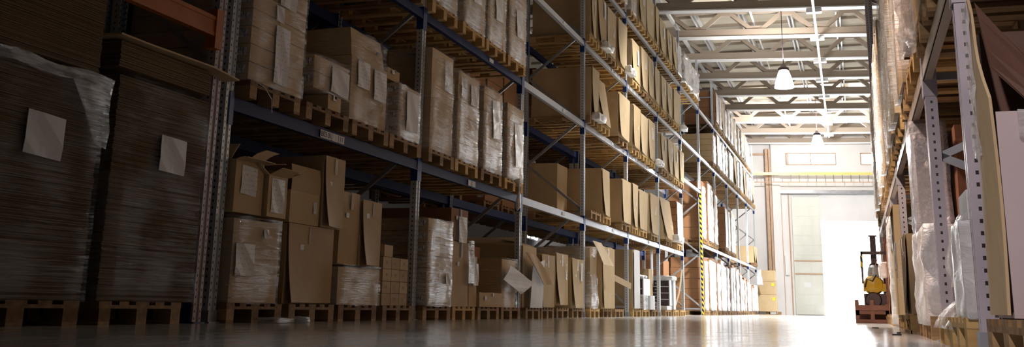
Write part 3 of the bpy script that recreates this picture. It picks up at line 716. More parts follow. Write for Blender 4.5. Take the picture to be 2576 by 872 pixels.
t = tall_carton(XF-0.55, 13.05, PH+0.0, 0.6, 1.45, 0.80, 1, 'wide brown carton behind the square filmed carton', mat='card_dark', strip=False, bow=False)
tag(quad_sheet((XF+0.10, 13.60, 0.317), (XF+0.09, 12.92, 0.497), (XF+0.08, 13.19, 0.684), (XF+0.12, 14.18, 0.48), 0.006).build('white_board', 'white_card'), 'white board tilted on its corner against third upright', 'board')
# --- third bay floor: tall battered cartons
YB = [(14.18, 14.85), (14.9, 15.62), (15.74, 16.5), (16.62, 17.48)]
for i, (a, b) in enumerate(YB): PAL((a+b)/2, 0, 0, 2, i+1, True, ws=0.9)
open_carton(XF-0.06, 14.52, PH, 1.05, 0.66, 0.86, 1, 'open tall carton with pale front board, beside third upright', mat='card', flaps=[((.5, -.33, .86), (.5, .33, .86), (-0.1, 0.02, 0.1), (-0.2, 0, -0.02)), ((-.4, -.33, .86), (.45, -.33, .86), (0, 0.03, 0.12), (0, 0.15, 0))])
tag(MB().sheet([[(XF+0.04+0.01*i, 14.24+j*0.2+0.0*i, PH+0.0+i*0.19+(0.04*j if i == 3 else 0)) for j in range(4)] for i in range(4)], 0.006).build('white_board', 'white_card'), 'pale upright board with tape scraps, leaning on the open tall carton', 'board')
tall_carton(XF-0.0, 15.26, PH, 1.1, 0.70, 0.78, 1, 'bulging tan carton with long tan flap hanging across it', near=True, strip=False, dent=0.02)
tag(quad_sheet((XF+0.10, 13.82, 0.887), (XF+0.10, 14.30, 0.88), (XF+0.14, 15.10, 0.486), (XF+0.15, 14.57, 0.47), 0.007).build('cardboard_flap', 'card'), 'long tan cardboard flap hanging slanted across two cartons', 'cardboard')
tall_carton(XF-0.02, 16.12, PH+0.04, 1.1, 0.70, 0.80, 1, 'tall tan carton with pale filmed front edge, third bay past orange beam', near=True, stripmat='film_milky', dent=0.012)
tall_carton(XF-0.0, 17.04, PH, 1.1, 0.76, 0.80, 1, 'tall tan carton with peeling white corner, beside fourth upright', near=True, stripmat='paper', dent=0.015)
# --- fourth bay floor
for i, y in enumerate((18.25, 19.25, 20.3)): PAL(y, 0, 0, 3, i+1, True, kind='new' if i == 0 else 'old', ws=0.95)
solid_wrapped(XF, 18.2, PH, 1.05, 0.52, 1.05, 1, 'tall carton wrapped in silvery film, beside fourth upright', 'film_milky', amp=0.02, pinch=(0.7, 0.12))
tall_carton(XF+0.02, 19.25, PH, 1.1, 1.0, 1.12, 1, 'tall bulging tan carton with folded top board and tape patch', near=True, strip=False, dent=0.02)
tag(quad_sheet((XF+0.07, 17.8, 1.30), (XF+0.07, 18.5, 1.30), (XF+0.15, 19.12, 0.91), (XF+0.16, 18.3, 0.91), 0.007).build('cardboard_flap', 'card_pale'), 'pale cardboard flap folded over bulging carton beside fourth upright', 'cardboard')
tall_carton(XF-0.2, 20.35, PH, 0.8, 0.6, 0.62, 1, 'short brown carton below a thin leaning board', mat='card_dark', strip=False, bow=False)
tag(MB().bar((XF-0.2, 20.15, 0.80), (XF+0.06, 21.1, 0.60), 0.012, 0.12).build('thin_board', 'card_pale'), 'thin pale board sticking out slanted above short brown carton', 'board')
# --- fifth bay floor
for i, y in enumerate((22.0, 23.0, 24.1)): PAL(y, 0, 0, 4, i+1, True, kind='new' if i < 2 else 'old', ws=1.05)
t = tall_carton(XF, 21.98, PH, 1.1, 0.66, 1.22, 1, 'tallest narrow carton with white front, beside fifth upright', mat='card', strip=False, bow=False, near=True)
MB().sheet([[(0.565, -0.31+j*0.2, 0.02+i*0.4) for j in range(4)] for i in range(4)], 0.006).build('white_front', 'white_card', t)
def drawer_cabinet(y, z, h, w, label, n):
    t = thing('drawer_cabinet', label, 'cabinet', (XF-0.35, y, z))
    s = MB(); s.b2((-0.32, -w/2, 0), (0.32, w/2, h)); s.build('body', 'dark_metal', t)
    s = MB(); s.b2((0.32, -w/2, 0), (0.345, w/2, h)); s.build('side_panel', 'grey_metal', t)
    for k in range(n):
        zz = h*(k+0.5)/n
        d = MB(); d.box((0, -w/2-0.012, zz), (0.56, 0.02, h/n*0.84)); o = d.build('drawer', 'dark_metal', t)
        MB().box((0, -w/2-0.03, zz), (0.04, 0.02, 0.02)).build('knob', 'grey_metal', o)
        MB().box((0, -w/2-0.012, h*(k+1)/n-0.004), (0.62, 0.026, 0.02)).build('trim_strip', 'grey_metal', t)
    return t
drawer_cabinet(23.15, PH, 0.66, 0.75, 'dark drawer cabinet with silver edges and rags on top', 3)
tag(soft_box(0.5, 0.6, 0.08, 5, 6, 3, 0.04, seed=77, ns=8, topdip=0.05).build('rag', 'white_card', None, (XF-0.3, 23.1, PH+0.665), smooth=True), 'crumpled white rags lying on dark drawer cabinet', 'cloth')
t = tall_carton(XF+0.05, 23.6, PH, 0.35, 0.55, 0.30, 1, 'small pale blue-white box before the drawer cabinet', mat='white_card', strip=False, bow=False, near=True)
tag(soft_box(0.3, 0.25, 0.3, 4, 4, 5, 0.04, seed=12, ns=8).build('film_bundle', 'film_milky', None, (XF-0.05, 22.6, PH+0.01), smooth=True), 'bundle of crumpled film hanging beside white-fronted carton', 'film')
tall_carton(XF-0.15, 24.45, PH, 0.8, 0.5, 0.92, 1, 'tan board-sided carton behind the drawer cabinet', strip=False, bow=False)
# --- sixth bay floor
for i, y in enumerate((25.9, 27.0, 28.15)): PAL(y, 0, 0, 5, i+1, True, kind='new' if i else 'old', ws=1.05)
drawer_cabinet(26.6, PH+0.1, 0.62, 0.9, 'dark shelved cabinet with white post edge, last bay before passage', 4)
tag(MB().box((XF+0.0, 26.7, PH+0.4), (0.05, 0.3, 0.78)).build('cabinet_board', 'white_card'), 'upright white panel standing against dark shelved cabinet', 'panel')
tall_carton(XF-0.0, 26.1, PH, 0.5, 0.7, 0.095, 1, 'flat white box at the foot of dark shelved cabinet', mat='white_card', strip=False, bow=False)
tag(MB().sheet([[(XF-0.1+0.05*i, 27.2+0.12*j+0.2*math.sin(i*0.8), PH+0.02+0.2*i) for j in range(3)] for i in range(6)], 0.008).build('bent_board', 'card_pale'), 'bent pale board curling beside dark shelved cabinet', 'board')
tag(soft_box(0.6, 0.8, 0.1, 5, 6, 3, 0.05, seed=78, ns=7, topdip=0.05).build('rag', 'white_card', None, (XF-0.25, 26.4, PH+0.725), smooth=True), 'crumpled white cloth lying on dark shelved cabinet', 'cloth')
tag(MB().sheet([[(XF-0.35, 25.45+0.12*j, 1.62-i*0.14-0.03*j*i) for j in range(4)] for i in range(5)], 0.003).build('hanging_cloth', 'white_card', smooth=True), 'pale cloth hanging under the lowest shelf beside sixth upright', 'cloth')
# --- lowest shelf
Z = LV[1]
for k, ys in ((0, (7.24, 8.14, 9.02, 9.86)), (1, (10.86, 11.68, 12.6, 13.55))):
    for i, y in enumerate(ys): PAL(y, Z, 1, k, i+1, True, kind='new' if (k == 1 and i % 2) else 'old')
ZP = Z+PH
wrapped_cartons(XF, 7.23, ZP, 1.15, 0.84, 1.30, 1, 'film-wrapped carton stack with two long printed sheets and barcode stickers', 9, 2, 'film', codes=True,
    papers=[(0.08, 0.90, 0.26, 0.40, 'print', -0.03), (0.03, 0.28, 0.22, 0.48, 'print', 0.0), (-0.04, 0.62, 0.12, 0.13, 'paper', 0)])
s = MB(); s.tube([(XF+0.02, 6.85, 1.84), (XF+0.07, 6.95, 1.80), (XF+0.08, 7.05, 1.72), (XF+0.07, 7.08, 1.62)], 0.004, 6)
tag(s.build('strap_end', 'paper', smooth=True), 'thin white strap end curling down over lowest navy beam', 'strap')
tall_carton(XF+0.02, 8.22, ZP, 0.45, 0.24, 0.13, 1, 'small pale tan box on pallet under the low wrapped cartons', mat='card', near=True, strip=False, bow=False)
wrapped_cartons(XF+0.01, 8.14, ZP+0.14, 1.05, 0.66, 0.30, 1, 'low film-wrapped pair of cartons with white sheet, propped on small box', 2, 1, 'film', codes=True, papers=[(0.14, 0.13, 0.34, 0.24, 'paper', -0.06)], ragged=0.02)
t = wrapped_cartons(XF-0.02, 8.98, ZP, 1.1, 0.80, 0.62, 1, 'large film-draped twin carton with two printed sheets and hand hole', 1, 2, None, papers=[(-0.17, 0.46, 0.26, 0.26, 'print', 0.02), (0.2, 0.42, 0.28, 0.3, 'print', 0.02)], splits=1)
cartonB(t, 1.08, 0.74, 0.28, 'card', (-0.02, 0.0, 0.625), 'carton', nx=4, ny=5, nz=4, amp=0.012, taper=0.08)
MB().box((0.525, 0.2, 0.76), (0.012, 0.07, 0.03)).build('hand_hole', 'ink', t)
film_shell(t, 1.1, 0.82, 0.86, 'film', amp=0.03, taper=0.03)
wrapped_cartons(XF, 9.90, ZP, 1.1, 0.56, 0.56, 1, 'film-wrapped carton stack with barcode stickers, beside second upright', 4, 1, 'film_milky', codes=True, papers=[(0.05, 0.3, 0.3, 0.42, 'paper', 0)], ragged=0.05)
tall_carton(XF-0.1, 9.72, ZP+0.6, 0.5, 0.30, 0.12, 1, 'small tan carton lying on wrapped stack beside second upright', near=True, strip=False, bow=False)
t = wrapped_cartons(XF, 10.82, ZP, 1.1, 0.66, 1.16, 1, 'tall tan wrapped load in two tiers, beside second upright', 2, 1, 'film', papers=[(0.14, 0.9, 0.24, 0.36, 'film_milky', 0)])
wrapped_cartons(XF, 11.68, ZP, 1.1, 0.72, 1.08, 1, 'film-wrapped load with dark shiny lower half and white sheet', 6, 2, 'film_milky', codes=False, papers=[(0.14, 0.85, 0.22, 0.26, 'print', 0), (-0.2, 0.88, 0.2, 0.24, 'film_milky', 0)], ragged=0.05)
wrapped_cartons(XF, 12.6, ZP, 1.1, 0.72, 1.08, 1, 'film-wrapped load with many tiers and torn grey film face', 10, 1, 'film_milky', papers=[(0.1, 0.7, 0.3, 0.5, 'film_white', 0.1)], ragged=0.07)
wrapped_cartons(XF, 13.56, ZP, 1.1, 0.72, 1.04, 1, 'film-wrapped load with knotted film tail, beside third upright', 9, 1, 'film_milky', codes=True, papers=[(0.12, 0.5, 0.35, 0.6, 'film_white', 0.1)], ragged=0.1)
s = MB(); pts = [(XF+0.05, 13.5, 1.86), (XF+0.08, 13.52, 1.76), (XF+0.09, 13.5, 1.68), (XF+0.09, 13.46, 1.58), (XF+0.09, 13.45, 1.48), (XF+0.09, 13.42, 1.42)]
s.tube(pts, [0.05, 0.02, 0.016, 0.03, 0.045, 0.008], 7)
tag(s.build('film_tail', 'film_white', smooth=True), 'twisted white film tail dangling over lowest navy beam', 'film')
def shelf_cartons(l, k, ys, hmin, hmax, styles=None, near=False, i0=0, front=XF, z=None, depth=1.15):
    Z = (LV[l] if z is None else z)
    for i, (a, b) in enumerate(ys):
        y = (a+b)/2; w = b-a; n = i0+i+1
        PAL(y, Z, l, k, n, near, kind=random.choice(('old', 'new')), ws=min(1.1, max(0.75, w/0.8*0.98)))
        st = (styles[i] if styles else 'c'); h = rnd(hmin, hmax)
        if st == 'c': tall_carton(front+rnd(-.02, .01), y, Z+PH, depth, w*0.97, h, 1, LBL('tall tan carton with white strip', l, k, n), dent=rnd(0, 0.012), lean=(rnd(-.01, .03), rnd(-.02, .02)))
        elif st == 'p': tall_carton(front+rnd(-.02, .01), y, Z+PH, depth, w*0.97, h, 1, LBL('plain tall tan carton', l, k, n), strip=False, lean=(rnd(-.01, .03), 0))
        elif st == 'd': tall_carton(front+0.02, y, Z+PH, depth, w*0.97, h, 1, LBL('dented leaning tan carton', l, k, n), strip=False, dent=0.04, lean=(-0.12, 0.1))
        elif st == 'w': solid_wrapped(front, y, Z+PH, depth, w*0.97, h, 1, LBL('milky film-wrapped load', l, k, n), 'film_milky', mat=random.choice(('card', 'card_pale')))
        elif st == 'W': solid_wrapped(front, y, Z+PH, depth, w*0.97, h, 1, LBL('white film-wrapped load', l, k, n), 'film_white', mat='card_pale', amp=0.03, skirt=0.02)
        elif st == 'D': solid_wrapped(front, y, Z+PH, depth, w*0.97, h, 1, LBL('crumpled bulging white film-wrapped load', l, k, n), 'film_white', mat='card_pale', amp=0.07, topdip=0.1) if False else solid_wrapped(front, y, Z+PH, depth, w*0.97, h, 1, LBL('crumpled bulging white film-wrapped load', l, k, n), 'film_white', mat='card_pale', amp=0.07, ragged=0.25)
        elif st == 'b': wrapped_cartons(front, y, Z+PH, depth, w*0.97, h, 1, LBL('tiered carton load with white front', l, k, n), 6, 2, None, near=False, mat='card_dark', papers=[(0, h/2, w*0.9, h*0.95, 'film_white', 0)])
# lowest shelf bays 3..5 (bay 2 empty)
shelf_cartons(1, 3, [(18.93, 19.55), (20.55, 21.4)], 0.86, 0.90, 'pp', True)
shelf_cartons(1, 4, [(21.62, 22.2), (22.28, 23.3), (23.6, 24.75)], 0.84, 0.92, 'ccc', True)
shelf_cartons(1, 5, [(25.4, 26.9), (27.35, 28.25)], 0.95, 1.15, 'db', True)
tag(soft_box(0.3, 0.9, 0.14, 5, 8, 4, 0.05, seed=41, ns=6).build('film_scrap', 'film_white', None, (XF+0.02, 27.1, 1.86), smooth=True), 'white crumpled film spilling over lowest shelf by dented carton', 'film')
PAL(18.36, Z, 1, 3, 3, True)
tall_carton(-5.05, 18.36, Z+PH, 0.6, 0.7, 0.86, 1, 'brown carton set back on lowest shelf, beside fourth upright', strip=False, bow=False)
# second shelf
shelf_cartons(2, 0, [(7.0, 7.75), (7.85, 8.6), (8.7, 9.4), (9.5, 10.2)], 1.0, 1.1, 'wwww', True)
for i, (a, b, st) in enumerate(((10.48, 11.18, 'a'), (11.42, 12.2, 'b'), (12.3, 13.05, 'b'), (13.2, 13.98, 'b'))):
    y = (a+b)/2; PAL(y, LV[2], 2, 1, i+1, True, kind='new')
    wrapped_cartons(XF, y, LV[2]+PH, 1.1, b-a, 1.25, 1, LBL(('milky wrapped load', 'load with barcode stickers', 'load with pale sheet', 'load with torn hanging film')[i], 2, 1, i+1), 7, 2, 'film_milky', codes=i == 1, papers=[(0.05, 0.55, 0.3, 0.4, 'film_white', 0.1)] + ([(0.1, 0.95, 0.2, 0.25, 'paper', 0)] if i == 2 else []), ragged=0.05)
shelf_cartons(2, 3, [(17.95, 18.5), (18.77, 19.5), (20.2, 21.3)], 0.88, 0.95, 'cdc', True)
shelf_cartons(2, 4, [(21.65, 22.45), (22.55, 23.4), (23.55, 24.4)], 0.88, 0.95, 'ccc', True)
shelf_cartons(2, 5, [(25.3, 26.15), (26.22, 27.0), (27.08, 27.9), (28.0, 28.75)], 0.82, 0.95, 'cccc')
shelf_cartons(3, 3, [(17.95, 18.35), (18.5, 19.22), (19.28, 20.1), (20.18, 21.1)], 0.9, 0.98, 'cccc')
shelf_cartons(3, 4, [(21.75, 22.6), (22.68, 23.5), (23.6, 24.3), (24.38, 25.05)], 0.85, 0.98, 'cccp')
shelf_cartons(3, 5, [(25.35, 26.1), (26.2, 26.95), (27.1, 28.2)], 0.85, 0.95, 'ccp')
shelf_cartons(4, 3, [(18.0, 18.9), (19.0, 19.9), (20.0, 21.3)], 0.8, 0.95, 'ccw')
shelf_cartons(4, 4, [(21.65, 22.4), (22.5, 23.4), (23.5, 24.5), (24.58, 25.05)], 0.85, 0.95, 'wccc')
shelf_cartons(4, 5, [(25.35, 26.25), (26.35, 27.1), (27.2, 27.95), (28.05, 28.75)], 0.8, 0.9, 'cccW')
shelf_cartons(4, 6, [(29.2, 30.7), (30.9, 32.3)], 0.8, 0.95, 'DD')
# film scraps hanging over the pallets
for i, (y, z, l) in enumerate(((19.0, LV[3], 'third shelf, near the third load'), (21.2, LV[3], 'third shelf, beside fifth upright'), (18.3, LV[2], 'second shelf, beside fourth upright'), (24.6, LV[2], 'second shelf, beside sixth upright'), (28.5, LV[3], 'third shelf, beside seventh upright'))):
    tag(soft_box(0.14, 0.55, 0.13, 4, 7, 4, 0.04, seed=50+i, ns=8).build('film_scrap', 'film_white', None, (XF+0.07, y, z+0.09), smooth=True), 'crumpled white film hanging on pallet, '+l, 'film')
# --- run behind the passage
for k in (7, 8, 9, 10, 11):
    y0 = YN[k]
    n = 4 if k < 11 else 3
    # floor: tall white wrapped loads
    for i in range(n):
        a = y0+0.12+i*0.88; y = a+0.42
        PAL(y, 0, 0, k, i+1, False)
        film_front(XF+rnd(-.03, .05), y, PH, 1.1, rnd(0.70, 0.8), (1.62 if i < 3 else 1.5)-(0.32 if k == 10 else 0)-(0.5 if k == 11 else 0)+rnd(-.1, .08), 1, LBL('slender white film-wrapped load' if k < 11 else 'short white film-wrapped load', 0, k, i+1))
def far_loads(l, k, z, idx, h, st):
    for i in idx:
        y = YN[k]+0.5+i*0.88
        PAL(y, z, l, k, i+1, False)
        if st[idx.index(i)] == 'W': film_front(XF+rnd(-.03, .04), y, z+PH, 1.1, 0.78, h+rnd(-.08, .08), 1, LBL('white film-wrapped load', l, k, i+1), random.choice(('card', 'card_dark')))
        elif st[idx.index(i)] == 'c': tall_carton(XF, y, z+PH, 1.1, 0.8, h, 1, LBL('plain tan carton load', l, k, i+1), strip=False)
        else: wrapped_cartons(XF, y, z+PH, 1.1, 0.8, h, 1, LBL('brown tiered carton load', l, k, i+1), 6, 1, None, near=False, mat='card_dark', papers=[(0, h/2, 0.7, h*0.92, 'film_white', 0)])
far_loads(1, 7, 2.17, [0, 1, 2, 3], 1.85, 'WWWW')
far_loads(1, 8, 2.17, [2, 3], 1.5, 'bW'); far_loads(1, 9, 2.17, [0, 1], 1.5, 'WW'); far_loads(1, 11, 2.17, [2, 3], 0.75, 'cc')
far_loads(3, 7, LV[3], [3], 0.95, 'W')
for k in (8, 9, 10, 11): far_loads(3, k, LV[3], [0, 1, 2, 3], 1.15, 'bWWW' if k == 8 else 'WWcW')
for k in (8, 9, 10, 11): far_loads(4, k, LV[4], [0, 1, 2, 3] if k < 11 else [0, 1], 1.15, 'bWcW' if k == 8 else 'WWcW')
tag(soft_box(0.3, 0.5, 0.7, 5, 5, 7, 0.05, seed=30, ns=5, taper=0.5).build('hanging_sack', 'film_white', None, (-4.4, 51.4, 1.35), smooth=True), 'white sack hanging at the end of long rack', 'sack')
# brown carton block behind the passage
t_i = 0
for r in range(5):
    for c in range(4):
        t_i += 1
        t = thing('brown_carton', 'brown carton in block behind the passage, %s tier, %s from the aisle' % (ORD[r+1], ORD[c+1]), 'carton', (-5.95-c*0.82, 33.4, r*0.62), 0, 'brown cartons behind the passage')
        cartonB(t, 0.8, 0.9, 0.61, 'card_dark', nx=2, ny=2, nz=2, amp=0.004)
        paper(t, 1, 0.8, 0, 0.35, 0.14, 0.08, 'paper', 0, 0.004, 'sticker', 0.1, 0.9)
for r in range(3):
    t = thing('brown_carton', 'brown carton in column inside seventh bay, %s tier' % ORD[r+1], 'carton', (-5.4, 29.6, r*0.5), 0, 'brown cartons in the passage bay')
    cartonB(t, 0.6, 0.9, 0.49, 'card_dark', nx=2, ny=2, nz=2, amp=0.004)
# --- back row behind the long rack
XB = -5.72
for k in range(-1, 6):
    y0 = Y0+P*k
    if k >= 0: upright(XB, y0, 8.0, 1, 'dim upright of the back rack behind long rack, %s bay' % ORD[k+1], group='uprights of the back rack')
    for l in (1, 2):
        beam(XB, y0, y0+P, LV[l], 1, 'dim navy beam of the back rack, %s, behind %s' % (LN[l], BN(k)), 'beam_navy', near=False, group='beams of the back rack')
    for i in range(4):
        y = y0+0.5+i*0.9
        for l, z in ((0, 0), (1, LV[1]), (2, LV[2])):
            if (k, i, l) in ((2, 1, 1), (4, 2, 0), (1, 3, 1), (3, 3, 0)): continue
            pallet(XB-0.62, y, z, 'dim pallet of back rack, %s, %s there, behind %s' % (LN[l], ORD[i+1], BN(k)), False, 'pallets of the back rack')
            h = rnd(0.75, 1.15)
            lb = 'dim brown load of back rack, %s, %s there, behind %s' % (LN[l], ORD[i+1], BN(k))
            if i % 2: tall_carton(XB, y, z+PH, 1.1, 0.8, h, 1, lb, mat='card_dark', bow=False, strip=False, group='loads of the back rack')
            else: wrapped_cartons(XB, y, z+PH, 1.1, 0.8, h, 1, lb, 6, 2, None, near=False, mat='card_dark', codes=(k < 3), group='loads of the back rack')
# ------------------------------------------------------------------ stack of cartons by the gate wall
pallet(-4.15, 52.6, 0, 'pallet under the tan cartons standing before the gate wall', False)
for i, (dx, w, h, z, lab_) in enumerate(((0, 1.0, 0.78, 0.15, 'bottom'), (0.05, 0.85, 0.62, 0.94, 'middle'), (0.12, 0.7, 0.5, 1.57, 'topmost'))):
    t = thing('tan_carton', '%s tan carton of the pile standing before the gate wall' % lab_, 'carton', (-4.2+dx, 52.5, z), 0)
    cartonB(t, w, 0.8, h, 'card', nx=2, ny=2, nz=2, amp=0.004)
    if i < 2: MB().box((w/2-0.12, -0.403, h*0.75), (0.13, 0.004, 0.13)).build('yellow_sticker', 'tag', t)
# ------------------------------------------------------------------ short rack beside the camera
XS = 0.467
YS = [2.10, 4.72, 6.81, 9.22, 11.63, 14.04, 16.45, 18.86, 21.27]
HS = [1.85, 1.85, 1.74, 1.74, 1.74, 1.74, 1.74, 8.0, 8.0]
for i in range(9):
    upright(XS+0.035, YS[i], HS[i], -1, 'mauve painted upright with punched holes, %s of the short rack' % ORD[i+1], 'steel_mauve', rise=0.45, z0=0.2)
for i in range(8):
    for rear in (False, True):
        beam(XS+0.035+(1.07 if rear else 0), YS[i], YS[i+1], 1.70, 1 if rear else -1, 'beige %s beam of short rack, %s bay' % ('rear' if rear else 'front', ORD[i+1]), 'beam_tan', 'steel_mauve', near=False, rear=rear, hgt=0.13)
XG = 0.43
def SL(a, i): return '%s, %s bay of short rack' % (a, ORD[i])
def rpal(y, z, lab_, kind='old', near=True, ws=1.0, x=XG, gr=None): return pallet(x+0.6, y, z, lab_, near, gr, kind, rnd(-.015, .015), ws)
# shelf of the short rack
TS = [(b, i, YS[b-1]+(0.66 if i == 1 else 1.78)*(YS[b]-YS[b-1])/2.41) for b in range(1, 8) for i in (1, 2)]+[(8, 1, 19.9)]
for (b_, i, y) in TS:
    rpal(y, 1.705, SL('wooden pallet on shelf, %s there' % ORD[i], b_), random.choice(('old', 'new')), True, 1.15)
    if b_ == 8: 
        wrapped_cartons(XG-0.03, y, 1.705+PH, 1.1, 1.1, 1.80, -1, SL('dark brown shiny wrapped load at the rack end', b_), 7, 2, 'film', mat='card_dark')
    elif b_ == 3 and i == 1:
        solid_wrapped(XG-0.02, y, 1.705+PH+0.12, 1.1, 0.9, 1.5, -1, SL('loosely wrapped load with clear film billowing, %s there' % ORD[i], b_), 'film_clear', mat='card_dark', amp=0.05, skirt=0.0)
    else:
        solid_wrapped(XG-0.03+rnd(-.03, .02), y, 1.705+PH, 1.1, 0.96 if b_ > 2 else 0.84, 1.8 if b_ > 2 else 0.95, -1, SL('shiny film-wrapped tall load on shelf, %s there' % ORD[i], b_), random.choice(('film_milky', 'film_milky', 'film')), mat='card', amp=0.022)
s = soft_box(0.07, 0.5, 0.35, 4, 7, 7, 0.05, seed=61, ns=8)
tag(s.build('film_drape', 'film_clear', None, (0.40, 6.75, 1.78), smooth=True), 'clear film billowing loosely over beige beam of short rack', 'film')
# floor of the short rack
# 1: the huge open carton at the picture edge
rpal(3.80, 0, 'grey worn pallet under the huge open carton', 'old', True, 1.15, XG+0.02)
t = thing('huge_carton', 'huge mauve-white carton with torn tan side panel and dark raised flap', 'carton', (1.02, 3.98, PH+0.002))
s = MB(); s.b2((-0.54, -0.20, 0), (0.55, -0.19, 0.68)); s.b2((-0.54, -0.19, 0), (0.55, 0.22, 0.02)); s.b2((0.545, -0.2, 0), (0.55, 0.22, 0.7)); s.b2((-0.54, 0.215, 0), (0.55, 0.22, 0.7)); s.build('front_wall', 'mauve_board', t)
MB().sheet([[(-0.555+0.008*math.sin(j*0.9+i*0.5), -0.20+j*0.07, 0.01+i/6*(0.72+0.48*j/6)) for j in range(7)] for i in range(7)], 0.01).build('side_panel', 'card', t)
MB().sheet([[(-0.535+i*0.12, 0.14-i*0.30*(0.25+0.75*j/4)-0.28*(1-j/4), 0.85+0.31*j/4-i*(0.17+0.13*j/4)) for j in range(5)] for i in range(5)], 0.01).build('raised_flap', 'shaded_board', t)
soft_box(1.0, 0.02, 0.09, 10, 2, 4, 0.012, seed=15, ns=9).build('film_rim', 'film_clear', t, (0.02, -0.215, 0.59), smooth=True)
MB().sheet([[(-0.575+0.010*math.sin(i*2.1+j*1.7), 0.07+j*0.045-0.006*i, 1.16-i*0.085) for j in range(4)] for i in range(8)], 0.003).build('film_strip', 'film_clear', t, smooth=True)
tall_carton(0.50, 4.42, PH+0.002, 0.9, 0.3, 1.08, -1, 'brown carton standing behind the raised dark flap', mat='shaded_board', strip=False, bow=False)
# 2: bay between first visible uprights
rpal(5.32, 0, SL('worn pallet under white film-wrapped column', 2), 'new', True, 0.95); rpal(6.12, 0, SL('yellowish pallet under the clear sack', 2), 'new', True, 0.95)
solid_wrapped(XG+0.02, 5.16, PH, 1.0, 0.48, 0.40, -1, SL('white shiny film-wrapped column', 2), 'film_white', mat='card_pale', amp=0.012)
solid_wrapped(XG+0.04, 5.18, PH+0.42, 0.8, 0.42, 0.13, -1, SL('small clear bag of white parts on wrapped column', 2), 'film_clear', mat='white_card', amp=0.03, taper=0.25)
t = thing('film_sack', 'large clear sack around white foam, bulging out of the rack', 'sack', (XG+0.39, 6.05, PH))
cartonB(t, 0.5, 0.62, 0.30, 'white_card', (-0.05, 0.03, 0.16), 'foam_block', nx=5, ny=5, nz=5, amp=0.04, bulge=0.05)
soft_box(0.82, 0.95, 0.56, 9, 9, 12, 0.035, 0.06, seed=22, ns=5, taper=0.28, pinch=(0.32, 0.28)).build('sack_film', 'film_clear', t, (0, 0, -0.06), smooth=True)
t = thing('dark_block', 'dark brown plywood crate wall filling the back of the rack', 'crate', (1.80, 5.6, 0.0))
s = MB(); s.b2((-0.2, -0.95, 0.0), (0.2, 1.0, 1.25)); s.build('body', 'ply', t)
for z_ in (0.35, 0.72, 1.05): MB().b2((-0.22, -0.96, z_), (-0.2, 1.01, z_+0.06)).build('batten', 'ply', t)
tall_carton(0.80, 8.0, PH, 0.75, 1.1, 0.62, -1, SL('brown plywood box behind the white wrapped load', 3), mat='ply', strip=False, bow=False)
tall_carton(0.72, 8.45, PH+0.63, 0.85, 0.9, 0.72, -1, SL('tall brown plywood box near the shelf', 3), mat='ply', strip=False, bow=False)
# 3
rpal(7.5, 0, SL('dark pallet under the wide white wrapped load', 3), 'old', True, 1.0); rpal(8.5, 0, SL('second dark pallet under the wide white wrapped load', 3), 'old', True, 1.0)
solid_wrapped(XG-0.0, 7.95, PH-0.0, 0.26, 1.5, 0.56, -1, SL('wide white load under crinkled film', 3), 'film_white', mat='card_pale', amp=0.03, skirt=0.06)
solid_wrapped(XG+0.02, 8.45, PH+0.60, 0.24, 0.5, 0.80, -1, SL('slim upright bubble-wrapped load', 3), 'bubble', mat='white_card', amp=0.012)
# 4
def crate(x, y, w, d, h, label):
    t = thing('wooden_crate', label, 'crate', (x+d/2, y, 0))
    s = MB()
    for yy in (-w/2+0.04, 0, w/2-0.04): s.b2((-d/2, yy-0.04, 0), (d/2, yy+0.04, h-0.04))
    s.b2((-d/2, -w/2, h-0.04), (d/2, w/2, h)); s.b2((-d/2-0.01, -w/2, 0), (-d/2+0.01, w/2, 0.025)); s.build('frame', 'wood_pale', t)
    MB().b2((-d/2+0.01, -w/2+0.08, 0.03), (-d/2+0.02, w/2-0.08, h-0.05)).build('board', 'wood_pale', t)
    MB().bar((-d/2-0.002, -0.08, 0.06), (-d/2-0.002, 0.0, 0.10), 0.006, 0.02).build('ink_mark', 'ink', t)
crate(XG-0.03, 9.85, 1.0, 0.9, 0.15, 'fresh yellow timber pallet box with a dark stamp, fourth bay of short rack')
t = tall_carton(XG-0.02, 9.85, PH+0.01, 0.9, 0.85, 0.66, -1, SL('tan carton with two hanging white papers', 4), strip=False, near=True)
paper(t, -1, 0.9, -0.1, 0.45, 0.2, 0.3, 'paper', 0.05, 0.07); paper(t, -1, 0.9, 0.25, 0.5, 0.16, 0.24, 'paper', -0.08, 0.07)
rpal(11.0, 0, SL('brown pallet under shiny brown carton', 4), 'old', True, 0.95)
solid_wrapped(XG, 11.0, PH, 1.0, 0.8, 0.7, -1, SL('shiny brown film-wrapped carton', 4), 'film', mat='card_dark', amp=0.015)
# 5
rpal(12.4, 0, SL('pallet under the tall open tan carton', 5), 'old', True, 1.0)
open_carton(XG-0.02, 12.35, PH, 1.0, 0.95, 1.15, -1, SL('tall open tan carton with folded-out lid and torn white film', 5), flaps=[((-.5, -.45, 1.15), (-.5, .45, 1.15), (-0.05, 0, -0.14), (-0.03, 0, -0.1))], papers=[(0.1, 0.9, 0.3, 0.4, 'film_white', 0.2)])
solid_wrapped(XG-0.03, 13.45, 0.04, 0.5, 0.5, 1.22, -1, SL('slim tall load in white glossy film', 5), 'film_white', mat='card_pale', amp=0.03)
for b_, i, y, m_ in ((6, 1, 14.7, 'card_dark'), (6, 2, 15.8, 'card_dark'), (7, 1, 17.1, 'card_dark'), (7, 2, 18.2, 'card_dark'), (8, 1, 19.9, 'card_dark')):
    rpal(y, 0, SL('reddish pallet on floor, %s there' % ORD[i], b_), 'old', False)
    tall_carton(XG+(0.2 if (b_, i) == (7, 2) else 0)+rnd(0, 0.05), y, PH, 1.0, 0.9, rnd(0.75, 1.1), -1, SL('reddish brown carton on floor, %s there' % ORD[i], b_), mat=m_, strip=False)
